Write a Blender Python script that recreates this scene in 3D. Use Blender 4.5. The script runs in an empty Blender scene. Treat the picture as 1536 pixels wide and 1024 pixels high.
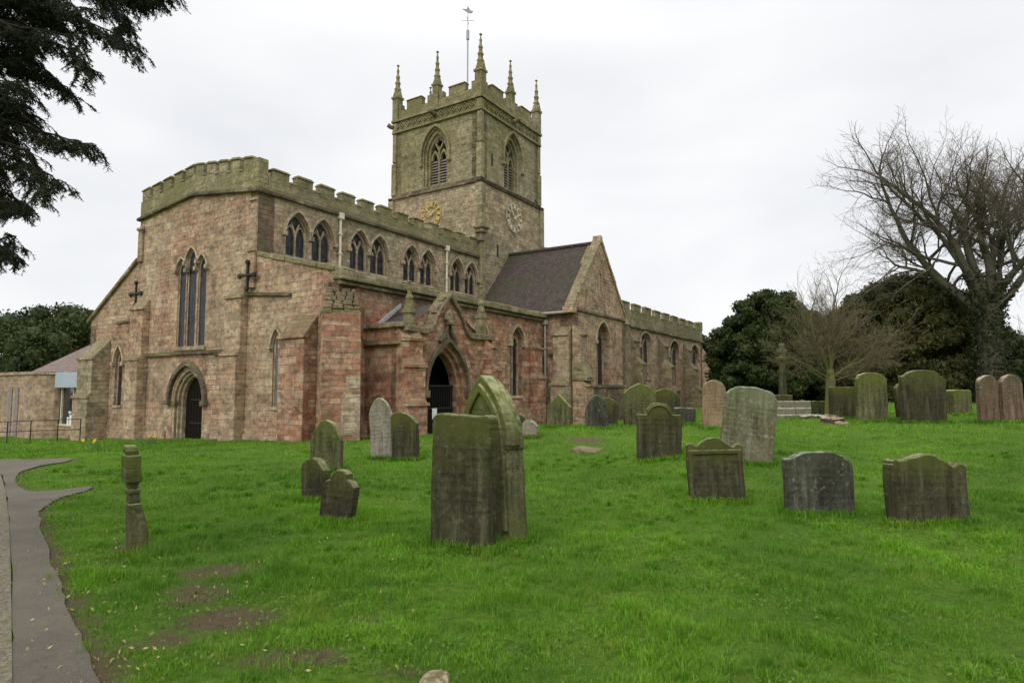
import bpy, bmesh, math, random
import numpy as np
from mathutils import Vector, Matrix
from mathutils.geometry import tessellate_polygon, delaunay_2d_cdt

rnd = random.Random(11)
rng = np.random.default_rng(7)
SC = bpy.context.scene
COL = SC.collection
R = math.radians

# ------------------------------------------------------------------ camera
FPX = 940.0
PITCH = math.atan(73 / FPX)
CAMZ = 1.6
cd = bpy.data.cameras.new('camera')
cd.sensor_width = 36.0
cd.lens = FPX / 1536 * 36
cd.clip_start = 0.05
cd.clip_end = 3000
cam = bpy.data.objects.new('camera', cd)
cam.location = (0, 0, CAMZ)
cam.rotation_euler = (math.pi / 2 + PITCH, 0, 0)
COL.objects.link(cam)
SC.camera = cam

# ------------------------------------------------------------------ world, sun, exposure
SUN_EL, SUN_AZ = R(48), R(205)          # azimuth measured clockwise from +Y: soft light from behind the camera
w = bpy.data.worlds.new('World')
SC.world = w
w.use_nodes = True
nt = w.node_tree
nt.nodes.clear()
out = nt.nodes.new('ShaderNodeOutputWorld')
bg = nt.nodes.new('ShaderNodeBackground')
sky = nt.nodes.new('ShaderNodeTexSky')
sky.sky_type = 'NISHITA'
sky.sun_disc = False
sky.sun_elevation = SUN_EL
sky.sun_rotation = SUN_AZ
sm = nt.nodes.new('ShaderNodeMix'); sm.data_type = 'RGBA'; sm.blend_type = 'MULTIPLY'
sm.inputs[0].default_value = 1.0
sm.inputs[7].default_value = (0.9, 0.9, 0.9, 1)
tc = nt.nodes.new('ShaderNodeTexCoord')
mp = nt.nodes.new('ShaderNodeMapping')
mp.inputs['Scale'].default_value = (1.0, 1.0, 2.6)
no = nt.nodes.new('ShaderNodeTexNoise')
no.inputs['Scale'].default_value = 2.1
no.inputs['Detail'].default_value = 5
no.inputs['Roughness'].default_value = 0.45
no.inputs['Distortion'].default_value = 0.3
cr = nt.nodes.new('ShaderNodeValToRGB')
cr.color_ramp.elements[0].position = 0.30
cr.color_ramp.elements[0].color = (7.35, 7.5, 7.8, 1)
cr.color_ramp.elements[1].position = 0.62
cr.color_ramp.elements[1].color = (8.95, 8.95, 9.0, 1)
mx = nt.nodes.new('ShaderNodeMix'); mx.data_type = 'RGBA'
mx.inputs[0].default_value = 0.95
nt.links.new(sky.outputs[0], sm.inputs[6])
nt.links.new(tc.outputs['Generated'], mp.inputs[0])
nt.links.new(mp.outputs[0], no.inputs['Vector'])
nt.links.new(no.outputs[0], cr.inputs[0])
nt.links.new(sm.outputs[2], mx.inputs[6])
nt.links.new(cr.outputs[0], mx.inputs[7])
sx = nt.nodes.new('ShaderNodeSeparateXYZ'); nt.links.new(tc.outputs['Generated'], sx.inputs[0])
zr = nt.nodes.new('ShaderNodeValToRGB'); zr.color_ramp.interpolation = 'EASE'      # an overcast sky is brightest overhead
zr.color_ramp.elements[0].position = 0.45; zr.color_ramp.elements[0].color = (.5, .5, .5, 1)
zr.color_ramp.elements[1].position = 0.95; zr.color_ramp.elements[1].color = (1, 1, 1, 1)
nt.links.new(sx.outputs[2], zr.inputs[0])
zm = nt.nodes.new('ShaderNodeMix'); zm.data_type = 'RGBA'; zm.blend_type = 'MULTIPLY'; zm.inputs[0].default_value = 1.0
z2 = nt.nodes.new('ShaderNodeMix'); z2.data_type = 'RGBA'; z2.blend_type = 'ADD'; z2.inputs[0].default_value = 1.0
nt.links.new(zr.outputs[0], z2.inputs[6]); nt.links.new(zr.outputs[0], z2.inputs[7])
nt.links.new(mx.outputs[2], zm.inputs[6]); nt.links.new(z2.outputs[2], zm.inputs[7])
nt.links.new(zm.outputs[2], bg.inputs[0])
bg.inputs[1].default_value = 0.1
nt.links.new(bg.outputs[0], out.inputs[0])

sl = bpy.data.lights.new('sun', 'SUN')
sl.energy = 1.5
sl.angle = R(50)
sl.color = (1.0, 0.965, 0.91)
so = bpy.data.objects.new('sun', sl)
sd = Vector((math.sin(SUN_AZ) * math.cos(SUN_EL), math.cos(SUN_AZ) * math.cos(SUN_EL), math.sin(SUN_EL)))
so.rotation_euler = sd.to_track_quat('Z', 'Y').to_euler()
COL.objects.link(so)
SC.view_settings.view_transform = 'Standard'
SC.view_settings.look = 'None'
SC.view_settings.exposure = 0.2
SC.view_settings.gamma = 1.0

# ------------------------------------------------------------------ node helper and materials
class NT:
    def __init__(s, name):
        s.m = bpy.data.materials.new(name); s.m.use_nodes = True
        s.t = s.m.node_tree; s.t.nodes.clear()
        s.o = s.n('ShaderNodeOutputMaterial')
    def n(s, typ, **kw):
        x = s.t.nodes.new(typ)
        for k, v in kw.items(): setattr(x, k, v)
        return x
    def put(s, inp, v):
        if v is None: return
        if isinstance(v, bpy.types.NodeSocket): s.t.links.new(v, inp)
        else:
            if isinstance(v, (tuple, list)) and len(v) == 3 and inp.type == 'RGBA': v = (*v, 1)
            inp.default_value = v
    def noise(s, vec, scale, detail=4, rough=.55, dist=0.0):
        x = s.n('ShaderNodeTexNoise'); s.put(x.inputs['Vector'], vec); s.put(x.inputs['Scale'], scale)
        s.put(x.inputs['Detail'], detail); s.put(x.inputs['Roughness'], rough); s.put(x.inputs['Distortion'], dist)
        return x.outputs[0]
    def ramp(s, fac, stops, interp='LINEAR'):
        x = s.n('ShaderNodeValToRGB'); e = x.color_ramp.elements; x.color_ramp.interpolation = interp
        while len(e) < len(stops): e.new(0.5)
        for el, (p, c) in zip(e, stops):
            el.position = p
            el.color = (*c, 1) if isinstance(c, (tuple, list)) else (c, c, c, 1)
        s.put(x.inputs[0], fac)
        return x.outputs[0]
    def mix(s, fac, a, b, blend='MIX'):
        x = s.n('ShaderNodeMix', data_type='RGBA', blend_type=blend)
        s.put(x.inputs[0], fac); s.put(x.inputs[6], a); s.put(x.inputs[7], b)
        return x.outputs[2]
    def math(s, op, a, b=None, c=None, clamp=False):
        x = s.n('ShaderNodeMath', operation=op, use_clamp=clamp)
        s.put(x.inputs[0], a); s.put(x.inputs[1], b)
        if c is not None: s.put(x.inputs[2], c)
        return x.outputs[0]
    def mapping(s, vec, scale=(1, 1, 1), loc=(0, 0, 0)):
        x = s.n('ShaderNodeMapping'); s.put(x.inputs[0], vec)
        x.inputs['Scale'].default_value = scale; x.inputs['Location'].default_value = loc
        return x.outputs[0]
    def vadd(s, a, b):
        x = s.n('ShaderNodeVectorMath', operation='ADD'); s.put(x.inputs[0], a); s.put(x.inputs[1], b); return x.outputs[0]
    def obj(s): return s.n('ShaderNodeTexCoord').outputs['Object']
    def uv(s): return s.n('ShaderNodeUVMap').outputs[0]
    def nz(s):
        g = s.n('ShaderNodeNewGeometry'); x = s.n('ShaderNodeSeparateXYZ'); s.put(x.inputs[0], g.outputs['Normal']); return x.outputs[2]
    def bump(s, h, strength=.5, dist=.02, normal=None):
        x = s.n('ShaderNodeBump'); s.put(x.inputs['Strength'], strength); s.put(x.inputs['Distance'], dist); s.put(x.inputs['Height'], h)
        if normal is not None: s.put(x.inputs['Normal'], normal)
        return x.outputs[0]
    def bsdf(s, col, rough=.9, normal=None, metal=0.0, spec=.3):
        x = s.n('ShaderNodeBsdfPrincipled'); s.put(x.inputs['Base Color'], col); s.put(x.inputs['Roughness'], rough)
        s.put(x.inputs['Metallic'], metal); s.put(x.inputs['Specular IOR Level'], spec)
        if normal is not None: s.put(x.inputs['Normal'], normal)
        s.t.links.new(x.outputs[0], s.o.inputs[0]); return x

M = {}

def stone(name, pal, pal2, zone=(.42, .58), moss=.25, mosscol=(.12, .11, .055), big=(.60, .29), small=(.36, .18), split=.5,
          mortar=(.15, .11, .075), dirt=.5, seed=0.0, bstr=.85, mscale=.55):
    k = NT(name)
    uv = k.mapping(k.uv(), loc=(seed * 3.1, seed * 1.7, 0)); ob = k.mapping(k.obj(), loc=(seed, seed * .7, seed * .3))
    wob = k.n('ShaderNodeVectorMath', operation='SCALE')
    nn = k.n('ShaderNodeTexNoise'); k.put(nn.inputs['Vector'], uv); k.put(nn.inputs['Scale'], 1.3); k.put(nn.inputs['Detail'], 4)
    sb = k.n('ShaderNodeVectorMath', operation='SUBTRACT'); k.put(sb.inputs[0], nn.outputs['Color']); sb.inputs[1].default_value = (.5, .5, .5)
    k.put(wob.inputs[0], sb.outputs[0]); wob.inputs['Scale'].default_value = .06
    v = k.vadd(uv, wob.outputs[0])
    def brick(sz, mo):
        b = k.n('ShaderNodeTexBrick'); k.put(b.inputs['Vector'], v)
        b.inputs['Color1'].default_value = (0, 0, 0, 1); b.inputs['Color2'].default_value = (1, 1, 1, 1); b.inputs['Mortar'].default_value = (.5, .5, .5, 1)
        b.inputs['Scale'].default_value = 1; b.inputs['Mortar Size'].default_value = mo; b.inputs['Mortar Smooth'].default_value = .2
        b.inputs['Brick Width'].default_value = sz[0]; b.inputs['Row Height'].default_value = sz[1]
        b.offset = .43; b.squash = .75; b.squash_frequency = 3
        return b
    A, B = brick(big, .008), brick(small, .008)
    sel = k.ramp(k.noise(ob, .45, 2), [(split - .03, 0.0), (split + .03, 1.0)])
    val = k.mix(sel, A.outputs['Color'], B.outputs['Color'])
    fac = k.mix(sel, A.outputs['Fac'], B.outputs['Fac'])
    n4 = len(pal)
    c1 = k.ramp(val, [(i / (n4 - 1), c) for i, c in enumerate(pal)])
    c2 = k.ramp(val, [(i / (len(pal2) - 1), c) for i, c in enumerate(pal2)])
    zn = k.ramp(k.noise(ob, .38, 5, .62), [(zone[0], 0.0), (zone[1], 1.0)])
    c = k.mix(zn, c1, c2)
    c = k.mix(.9, c, k.ramp(k.noise(ob, 6, 8, .72), [(.30, .50), (.5, 1.0), (.70, 1.36)]), 'MULTIPLY')
    c = k.mix(.8, c, k.ramp(k.noise(k.mapping(ob, (1, 1, 1.5), (3, 1, 8)), 2.2, 6, .7), [(.34, .48), (.5, 1.0), (.68, 1.34)]), 'MULTIPLY')
    # lime-bleached and iron-stained stones in loose patches
    c = k.mix(k.math('MULTIPLY', k.ramp(k.noise(k.mapping(ob, loc=(7, 3, 5)), 1.15, 5, .7), [(.58, 0.0), (.70, 1.0)]), .55), c, (.52, .42, .28))
    c = k.mix(k.math('MULTIPLY', k.ramp(k.noise(k.mapping(ob, (1, 1, 1.6), (2, 9, 4)), 1.7, 5, .7), [(.60, 0.0), (.70, 1.0)]), .5), c, (.30, .115, .065))
    c = k.mix(1.0, c, k.ramp(k.noise(ob, .9, 4, .6), [(.3, .80), (.7, 1.2)]), 'MULTIPLY')
    c = k.mix(k.math('MULTIPLY', fac, .55), c, mortar)
    st = k.noise(k.mapping(ob, (1.3, 1.3, .30)), 1.3, 6, .68)
    c = k.mix(k.math('MULTIPLY', k.ramp(st, [(.54, 0.0), (.74, 1.0)]), dirt * .75), c, (.065, .052, .036))
    # black weathered patches on single stones
    pt = k.noise(k.mapping(ob, (1, 1, 2.4)), 2.2, 6, .72)
    c = k.mix(k.math('MULTIPLY', k.ramp(pt, [(.56, 0.0), (.64, 1.0)]), dirt * .9), c, (.075, .055, .038))
    up = k.ramp(k.nz(), [(.25, 0.0), (.6, 1.0)])
    ms = k.ramp(k.noise(ob, mscale, 6, .65), [(.62 - moss * .5, 0.0), (.80 - moss * .4, 1.0)])
    ms = k.math('MULTIPLY', ms, min(1.0, .25 + moss * 1.3))
    mo = k.math('MAXIMUM', ms, k.math('MULTIPLY', up, .6))
    mc = k.mix(k.noise(ob, 9, 4), tuple(x * .75 for x in mosscol), tuple(x * 1.3 for x in mosscol))
    c = k.mix(mo, c, mc)
    h = k.math('ADD', k.math('MULTIPLY', fac, -1.0), k.math('MULTIPLY', k.noise(ob, 9, 6, .7), 1.3))
    h = k.math('ADD', h, k.math('MULTIPLY', val, .5))
    k.bsdf(c, .92, k.bump(h, bstr, .03), spec=.15)
    M[name] = k.m

BUFF = [(.29, .205, .135), (.42, .31, .20), (.47, .365, .245), (.37, .26, .17), (.34, .265, .18)]
PINK = [(.33, .185, .125), (.43, .27, .18), (.28, .155, .105), (.47, .345, .235), (.38, .235, .16)]
RED = [(.30, .135, .085), (.39, .185, .115), (.22, .105, .07), (.46, .315, .205), (.35, .165, .105), (.27, .19, .125)]
GREY = [(.26, .22, .145), (.32, .275, .175), (.37, .315, .205), (.29, .245, .16)]
OLIVE = [(.20, .175, .09), (.26, .225, .12), (.21, .18, .10), (.30, .255, .145)]
stone('sandstone_pink', BUFF, PINK, (.40, .60), moss=.10, dirt=.6)
stone('sandstone_red', PINK, RED, (.34, .50), moss=.16, big=(.5, .27), small=(.33, .17), seed=4.3, dirt=.65)
stone('sandstone_buff', BUFF, GREY, (.42, .6), moss=.18, seed=9.1, dirt=.5)
stone('sandstone_tower', BUFF, GREY, (.40, .6), moss=.26, seed=2.2, dirt=.5)
stone('sandstone_tower_upper', GREY, OLIVE, (.4, .6), moss=.26, mosscol=(.20, .18, .085), seed=6.2, dirt=.45, big=(.7, .34))
stone('sandstone_mossy', OLIVE, GREY, (.45, .65), moss=.42, mosscol=(.16, .148, .066), seed=13.0, dirt=.5)
stone('sandstone_rubble', PINK, BUFF, (.4, .6), moss=.12, seed=17.0, dirt=.6, big=(.34, .17), small=(.24, .13))
stone('sandstone_chancel', BUFF, PINK, (.46, .62), moss=.16, seed=53., dirt=.7, big=(.42, .22), small=(.3, .16))
stone('sandstone_trim', [(.38, .30, .20), (.44, .36, .25), (.33, .25, .17)], PINK, (.5, .75), moss=.12, seed=21., dirt=.4)
stone('sandstone_dark', [(.20, .15, .10), (.27, .20, .13), (.16, .125, .085)], OLIVE, (.45, .6), moss=.2, seed=25., dirt=.7)
stone('sandstone_dirt_shade', [(.10, .08, .055), (.15, .115, .08), (.085, .07, .05)], OLIVE, (.5, .66), moss=.12, seed=41., dirt=.7)  # near-black dirt tone, with the shadow line under the parapets painted in
stone('annexe_stone', [(.33, .235, .16), (.39, .285, .195), (.30, .21, .15)], [(.36, .26, .175), (.30, .22, .15)], moss=.02, seed=31., dirt=.12, big=(.62, .2), small=(.5, .2), bstr=.25)

def simple(name, col, rough=.6, var=.25, scale=6, metal=0.0, bstr=.15, spec=.3):
    k = NT(name); ob = k.obj()
    c = k.mix(1.0, col, k.ramp(k.noise(ob, scale, 5, .6), [(.3, 1 - var), (.7, 1 + var)]), 'MULTIPLY')
    k.bsdf(c, rough, k.bump(k.noise(ob, scale * 4, 4), bstr, .01), metal, spec)
    M[name] = k.m

simple('iron_black', (.018, .016, .015), .6)
simple('door_oak', (.012, .009, .007), .75, .4, 12, bstr=.4, spec=.1)
simple('cream_pipe', (.62, .56, .42), .5, .15)
simple('grey_pipe', (.33, .30, .25), .6, .2)
simple('gold_leaf', (.60, .46, .13), .45, .2, metal=.3, spec=.5)
simple('pale_gilt', (.58, .53, .40), .45, .2, spec=.4)
simple('lead_grey', (.33, .34, .36), .45, .2, spec=.4)
simple('zinc', (.34, .39, .45), .4, .1, spec=.5)
simple('white_paper', (.8, .8, .8), .6, .03)
simple('slat_stone', (.23, .19, .17), .8, .3)
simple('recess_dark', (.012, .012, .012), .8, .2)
simple('tarmac', (.1, .1, .1))
simple('daffodil_yellow', (.75, .55, .03), .6, .15)
simple('daffodil_leaf', (.05, .12, .03), .6, .2)
simple('plastic_white', (.75, .75, .72), .5, .1)

k = NT('leaded_glass')
uv = k.uv()
b = k.n('ShaderNodeTexBrick'); k.put(b.inputs['Vector'], uv); b.offset = 0
b.inputs['Scale'].default_value = 1; b.inputs['Brick Width'].default_value = .14; b.inputs['Row Height'].default_value = .18; b.inputs['Mortar Size'].default_value = .009
b.inputs['Color1'].default_value = (.012, .013, .016, 1); b.inputs['Color2'].default_value = (.04, .042, .05, 1); b.inputs['Mortar'].default_value = (.03, .03, .032, 1)
k.bsdf(b.outputs['Color'], .3, k.bump(k.math('ADD', k.noise(k.obj(), 5, 3), b.outputs['Fac']), .35, .02), spec=.22)
M['leaded_glass'] = k.m
k = NT('pale_leaded_glass')
uv = k.uv()
b = k.n('ShaderNodeTexBrick'); k.put(b.inputs['Vector'], uv); b.offset = 0
b.inputs['Scale'].default_value = 1; b.inputs['Brick Width'].default_value = .12; b.inputs['Row Height'].default_value = .16; b.inputs['Mortar Size'].default_value = .008
b.inputs['Color1'].default_value = (.12, .13, .14, 1); b.inputs['Color2'].default_value = (.19, .2, .21, 1); b.inputs['Mortar'].default_value = (.05, .05, .05, 1)
k.bsdf(b.outputs['Color'], .3, k.bump(b.outputs['Fac'], .2, .01), spec=.5)
M['pale_leaded_glass'] = k.m
k = NT('clear_glass'); k.bsdf((.02, .025, .03), .06, spec=.6); M['clear_glass'] = k.m

def tiles(name, c1, c2, mosscol, sz=(.2, .14)):
    k = NT(name); uv = k.uv(); ob = k.obj()
    b = k.n('ShaderNodeTexBrick'); k.put(b.inputs['Vector'], uv)
    b.inputs['Scale'].default_value = 1; b.inputs['Brick Width'].default_value = sz[0]; b.inputs['Row Height'].default_value = sz[1]
    b.inputs['Mortar Size'].default_value = .008; b.inputs['Color1'].default_value = (*c1, 1); b.inputs['Color2'].default_value = (*c2, 1); b.inputs['Mortar'].default_value = (.02, .018, .016, 1)
    c = k.mix(k.ramp(k.noise(ob, .6, 5, .6), [(.45, 0.0), (.7, .65)]), b.outputs['Color'], mosscol)
    c = k.mix(.8, c, k.ramp(k.noise(ob, 6, 4), [(.3, .7), (.7, 1.25)]), 'MULTIPLY')
    k.bsdf(c, .85, k.bump(k.math('ADD', k.math('MULTIPLY', b.outputs['Fac'], -1.), k.noise(ob, 12, 3)), .5, .02), spec=.2)
    M[name] = k.m
tiles('roof_tiles_dark', (.055, .042, .038), (.085, .062, .055), (.05, .055, .028))
tiles('roof_tiles_mauve', (.19, .135, .125), (.235, .17, .155), (.17, .13, .11))
tiles('roof_lead', (.16, .16, .15), (.2, .2, .185), (.09, .10, .05), (.7, 9.0))

def headstone_mat(name, base, alt, lichen, green, topgreen=.5, lich=.4, seed=0.0):
    k = NT(name); ob = k.mapping(k.obj(), loc=(seed, seed * 2.3, seed * .7))
    oi = k.n('ShaderNodeObjectInfo')
    off = k.n('ShaderNodeVectorMath', operation='SCALE'); k.put(off.inputs[0], oi.outputs['Location']); off.inputs['Scale'].default_value = 1.37
    ob = k.vadd(ob, off.outputs[0])
    c = k.mix(k.ramp(k.noise(ob, 2.2, 6, .65), [(.35, 0.0), (.65, 1.0)]), base, alt)
    c = k.mix(.9, c, k.ramp(k.noise(ob, 22, 6, .7), [(.3, .6), (.7, 1.4)]), 'MULTIPLY')
    st = k.noise(k.mapping(ob, (7, 7, .7)), 1.6, 5, .65)
    c = k.mix(k.math('MULTIPLY', k.ramp(st, [(.5, 0.0), (.68, 1.0)]), .75), c, tuple(x * .35 for x in base))
    c = k.mix(k.math('MULTIPLY', k.ramp(st, [(.3, 1.0), (.45, 0.0)]), .4), c, lichen)
    sep = k.n('ShaderNodeSeparateXYZ'); g = k.n('ShaderNodeTexCoord'); k.put(sep.inputs[0], g.outputs['Generated'])
    gz = k.math('ADD', sep.outputs[2], k.math('MULTIPLY', k.math('SUBTRACT', k.noise(ob, 3.5, 5, .7), .5), .9))
    c = k.mix(k.math('MULTIPLY', k.ramp(gz, [(.62, 0.0), (1.05, 1.0)]), topgreen), c, green)
    c = k.mix(k.math('MULTIPLY', k.ramp(gz, [(.0, 1.0), (.3, 0.0)]), topgreen * .8), c, green)
    sp = k.noise(ob, 11, 5, .75)
    c = k.mix(k.math('MULTIPLY', k.ramp(sp, [(.59, 0.0), (.63, 1.0)]), lich), c, lichen)
    up = k.ramp(k.nz(), [(.2, 0.0), (.65, 1.0)])
    c = k.mix(k.math('MULTIPLY', up, .9), c, k.mix(k.ramp(k.noise(ob, 9, 5, .7), [(.38, 0.0), (.6, 1.0)]), green, tuple(min(.5, x * 1.35) for x in lichen)))
    h = k.math('ADD', k.noise(ob, 9, 7, .7), k.math('MULTIPLY', k.noise(ob, 45, 4, .7), .35))
    o3 = k.n('ShaderNodeSeparateXYZ'); k.put(o3.inputs[0], g.outputs['Object'])
    row = k.math('PINGPONG', o3.outputs[2], .042); rowm = k.ramp(k.math('MULTIPLY', row, 24), [(.42, 0.0), (.55, 1.0)])
    let = k.ramp(k.noise(k.mapping(g.outputs['Object'], (75, 1, 11)), 1, 2, .6), [(.48, 0.0), (.56, 1.0)])
    area = k.ramp(sep.outputs[2], [(.38, 0.0), (.45, 1.0), (.80, 1.0), (.86, 0.0)])
    cut = k.math('MULTIPLY', k.math('MULTIPLY', rowm, let), k.math('MULTIPLY', area, k.ramp(k.noise(ob, 4, 4, .6), [(.4, 0.0), (.6, 1.0)])))
    h = k.math('SUBTRACT', h, k.math('MULTIPLY', cut, .5))
    k.bsdf(c, .93, k.bump(h, .8, .025), spec=.12)
    M[name] = k.m
headstone_mat('headstone_dark', (.040, .037, .021), (.070, .065, .036), (.19, .185, .115), (.078, .088, .018), .9, .22)
headstone_mat('headstone_green', (.075, .075, .033), (.125, .12, .06), (.25, .24, .14), (.095, .115, .020), .95, .25, 3.)
headstone_mat('headstone_grey', (.22, .195, .15), (.30, .265, .205), (.36, .35, .28), (.12, .13, .055), .5, .35, 5.)
headstone_mat('headstone_brown', (.22, .155, .09), (.30, .215, .135), (.34, .29, .2), (.12, .10, .05), .45, .2, 7.)
headstone_mat('headstone_red', (.115, .078, .053), (.17, .11, .075), (.36, .28, .21), (.085, .08, .04), .8, .5, 9.)
headstone_mat('headstone_pale', (.095, .09, .048), (.15, .14, .08), (.30, .33, .24), (.16, .185, .10), .5, .5, 11.)
headstone_mat('headstone_slate', (.045, .045, .034), (.08, .076, .055), (.22, .235, .17), (.05, .065, .032), .5, .5, 15.)

def bark(name, a, b, green, gfac):
    k = NT(name); ob = k.obj()
    c = k.mix(k.ramp(k.noise(k.mapping(ob, (6, 6, 1.2)), 2, 5, .7), [(.35, 0.0), (.65, 1.0)]), a, b)
    c = k.mix(k.math('MULTIPLY', k.ramp(k.noise(ob, 1.3, 4, .6), [(.4, 0.0), (.6, 1.0)]), gfac), c, green)
    k.bsdf(c, .9, k.bump(k.noise(k.mapping(ob, (14, 14, 3)), 2, 5, .7), .8, .03), spec=.15)
    M[name] = k.m
bark('bark_grey', (.055, .048, .038), (.10, .088, .068), (.095, .10, .05), .6)
bark('bark_green', (.12, .105, .05), (.18, .165, .075), (.17, .185, .045), .9)
bark('bark_twig', (.12, .095, .07), (.18, .15, .115), (.14, .13, .075), .4)
bark('bark_twig_pale', (.13, .105, .065), (.19, .16, .10), (.16, .15, .06), .5)
bark('bark_yew', (.018, .013, .010), (.036, .026, .019), (.02, .022, .012), .4)

def leaf_mat(name, a, b, c3=None, trans=.15, scale=3.0):
    k = NT(name); ob = k.obj()
    c = k.mix(k.ramp(k.noise(ob, scale, 4, .6), [(.35, 0.0), (.65, 1.0)]), a, b)
    if c3: c = k.mix(k.ramp(k.noise(ob, scale * .28, 3, .6), [(.52, 0.0), (.68, 1.0)]), c, c3)
    x = k.n('ShaderNodeBsdfPrincipled'); k.put(x.inputs['Base Color'], c); x.inputs['Roughness'].default_value = .6; x.inputs['Specular IOR Level'].default_value = .2
    t = k.n('ShaderNodeBsdfTranslucent'); k.put(t.inputs[0], c)
    ms = k.n('ShaderNodeMixShader'); ms.inputs[0].default_value = trans
    k.t.links.new(x.outputs[0], ms.inputs[1]); k.t.links.new(t.outputs[0], ms.inputs[2]); k.t.links.new(ms.outputs[0], k.o.inputs[0])
    M[name] = k.m
leaf_mat('yew_leaf', (.020, .036, .010), (.056, .076, .020), (.082, .088, .026))
leaf_mat('yew_leaf_olive', (.045, .052, .014), (.085, .088, .026), (.10, .085, .030))
leaf_mat('yew_needle_near', (.012, .022, .008), (.034, .052, .018), None, .1)
leaf_mat('ivy_leaf', (.015, .024, .010), (.04, .052, .018))
leaf_mat('weed_leaf', (.05, .12, .016), (.11, .20, .026), (.15, .21, .035), .2, 5.)
leaf_mat('dead_leaf', (.30, .22, .09), (.42, .36, .18), (.20, .11, .05), .1, 9.)

# grass: colour of the plants themselves varies in patches and from blade to blade
k = NT('grass_blades'); ob = k.obj()
c = k.ramp(k.noise(ob, 38, 2, .5), [(.28, (.058, .165, .008)), (.45, (.13, .31, .012)), (.6, (.20, .39, .022)), (.76, (.32, .42, .07))])
c = k.mix(k.ramp(k.noise(ob, .55, 4, .6), [(.38, 0.0), (.62, .8)]), c, k.ramp(k.noise(ob, 30, 2), [(.3, (.035, .11, .009)), (.7, (.09, .21, .016))]))
c = k.mix(k.ramp(k.noise(k.mapping(ob, loc=(1, 7, 2)), 2.6, 4, .65), [(.52, 0.0), (.66, .6)]), c, k.ramp(k.noise(ob, 30, 2), [(.3, (.032, .10, .008)), (.7, (.075, .19, .014))]))
c = k.mix(k.ramp(k.noise(k.mapping(ob, loc=(9, 4, 2)), 1.7, 4, .6), [(.56, 0.0), (.72, .55)]), c, (.22, .29, .04))
c = k.mix(k.ramp(k.noise(k.mapping(ob, loc=(3, 8, 1)), 60, 1), [(.70, 0.0), (.74, .8)]), c, (.26, .23, .09))
x = k.n('ShaderNodeBsdfPrincipled'); k.put(x.inputs['Base Color'], c); x.inputs['Roughness'].default_value = .55; x.inputs['Specular IOR Level'].default_value = .25
t = k.n('ShaderNodeBsdfTranslucent'); k.put(t.inputs[0], c)
ms = k.n('ShaderNodeMixShader'); ms.inputs[0].default_value = .3
k.t.links.new(x.outputs[0], ms.inputs[1]); k.t.links.new(t.outputs[0], ms.inputs[2]); k.t.links.new(ms.outputs[0], k.o.inputs[0])
M['grass_blades'] = k.m

k = NT('turf'); ob = k.obj()
c = k.ramp(k.noise(ob, 14, 6, .7), [(.3, (.04, .075, .010)), (.5, (.095, .17, .018)), (.7, (.15, .24, .030))])
c = k.mix(k.ramp(k.noise(ob, .5, 4, .6), [(.4, 0.0), (.62, .7)]), c, (.055, .115, .014))
at_ = k.n('ShaderNodeAttribute', attribute_name='bare')
bf = k.math('ADD', at_.outputs['Fac'], k.math('MULTIPLY', k.math('SUBTRACT', k.noise(ob, 6, 5, .7), .5), 1.1))
soil = k.mix(k.noise(ob, 25, 5, .7), (.065, .050, .028), (.165, .126, .075))
c = k.mix(k.ramp(bf, [(.35, 0.0), (.62, 1.0)]), c, soil)
k.bsdf(c, .95, k.bump(k.noise(ob, 22, 6, .75), 1.0, .05), spec=.1)
M['turf'] = k.m

k = NT('path_tarmac'); ob = k.obj()
c = k.mix(k.ramp(k.noise(ob, 90, 3, .7), [(.35, 0.0), (.7, 1.0)]), (.078, .070, .054), (.150, .135, .106))
c = k.mix(k.ramp(k.noise(ob, 1.6, 5, .65), [(.42, 0.0), (.62, .8)]), c, (.14, .120, .088))
c = k.mix(k.ramp(k.noise(k.mapping(ob, loc=(5, 2, 0)), .9, 4), [(.5, 0.0), (.7, .6)]), c, (.075, .065, .055))
c = k.mix(k.ramp(k.noise(ob, 34, 5, .8), [(.60, 0.0), (.68, .8)]), c, (.24, .21, .17))
c = k.mix(k.ramp(k.noise(k.mapping(ob, (1, .25, 1)), 5, 5, .7), [(.60, 0.0), (.72, .6)]), c, (.05, .045, .038))
k.bsdf(c, .85, k.bump(k.noise(ob, 90, 5, .8), .8, .012), spec=.2)
M['path_tarmac'] = k.m
k = NT('path_gravel'); ob = k.obj()
v = k.n('ShaderNodeTexVoronoi'); k.put(v.inputs['Vector'], ob); v.inputs['Scale'].default_value = 55
c = k.ramp(v.outputs['Color'], [(.2, (.09, .078, .055)), (.5, (.135, .118, .085)), (.8, (.20, .175, .13))])
c = k.mix(k.ramp(k.noise(ob, 3, 4), [(.5, 0.0), (.7, .6)]), c, (.13, .12, .05))
k.bsdf(c, .9, k.bump(v.outputs['Distance'], .6, .015), spec=.2)
M['path_gravel'] = k.m

# ------------------------------------------------------------------ object helpers
def tag(o, label=None, cat=None, group=None, kind=None):
    if label: o['label'] = label
    if cat: o['category'] = cat
    if group: o['group'] = group
    if kind: o['kind'] = kind
    return o

def empty(name, loc=(0, 0, 0), rz=0.0):
    o = bpy.data.objects.new(name, None); o.location = loc; o.rotation_euler = (0, 0, rz); o.empty_display_size = .3
    COL.objects.link(o); return o

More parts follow.
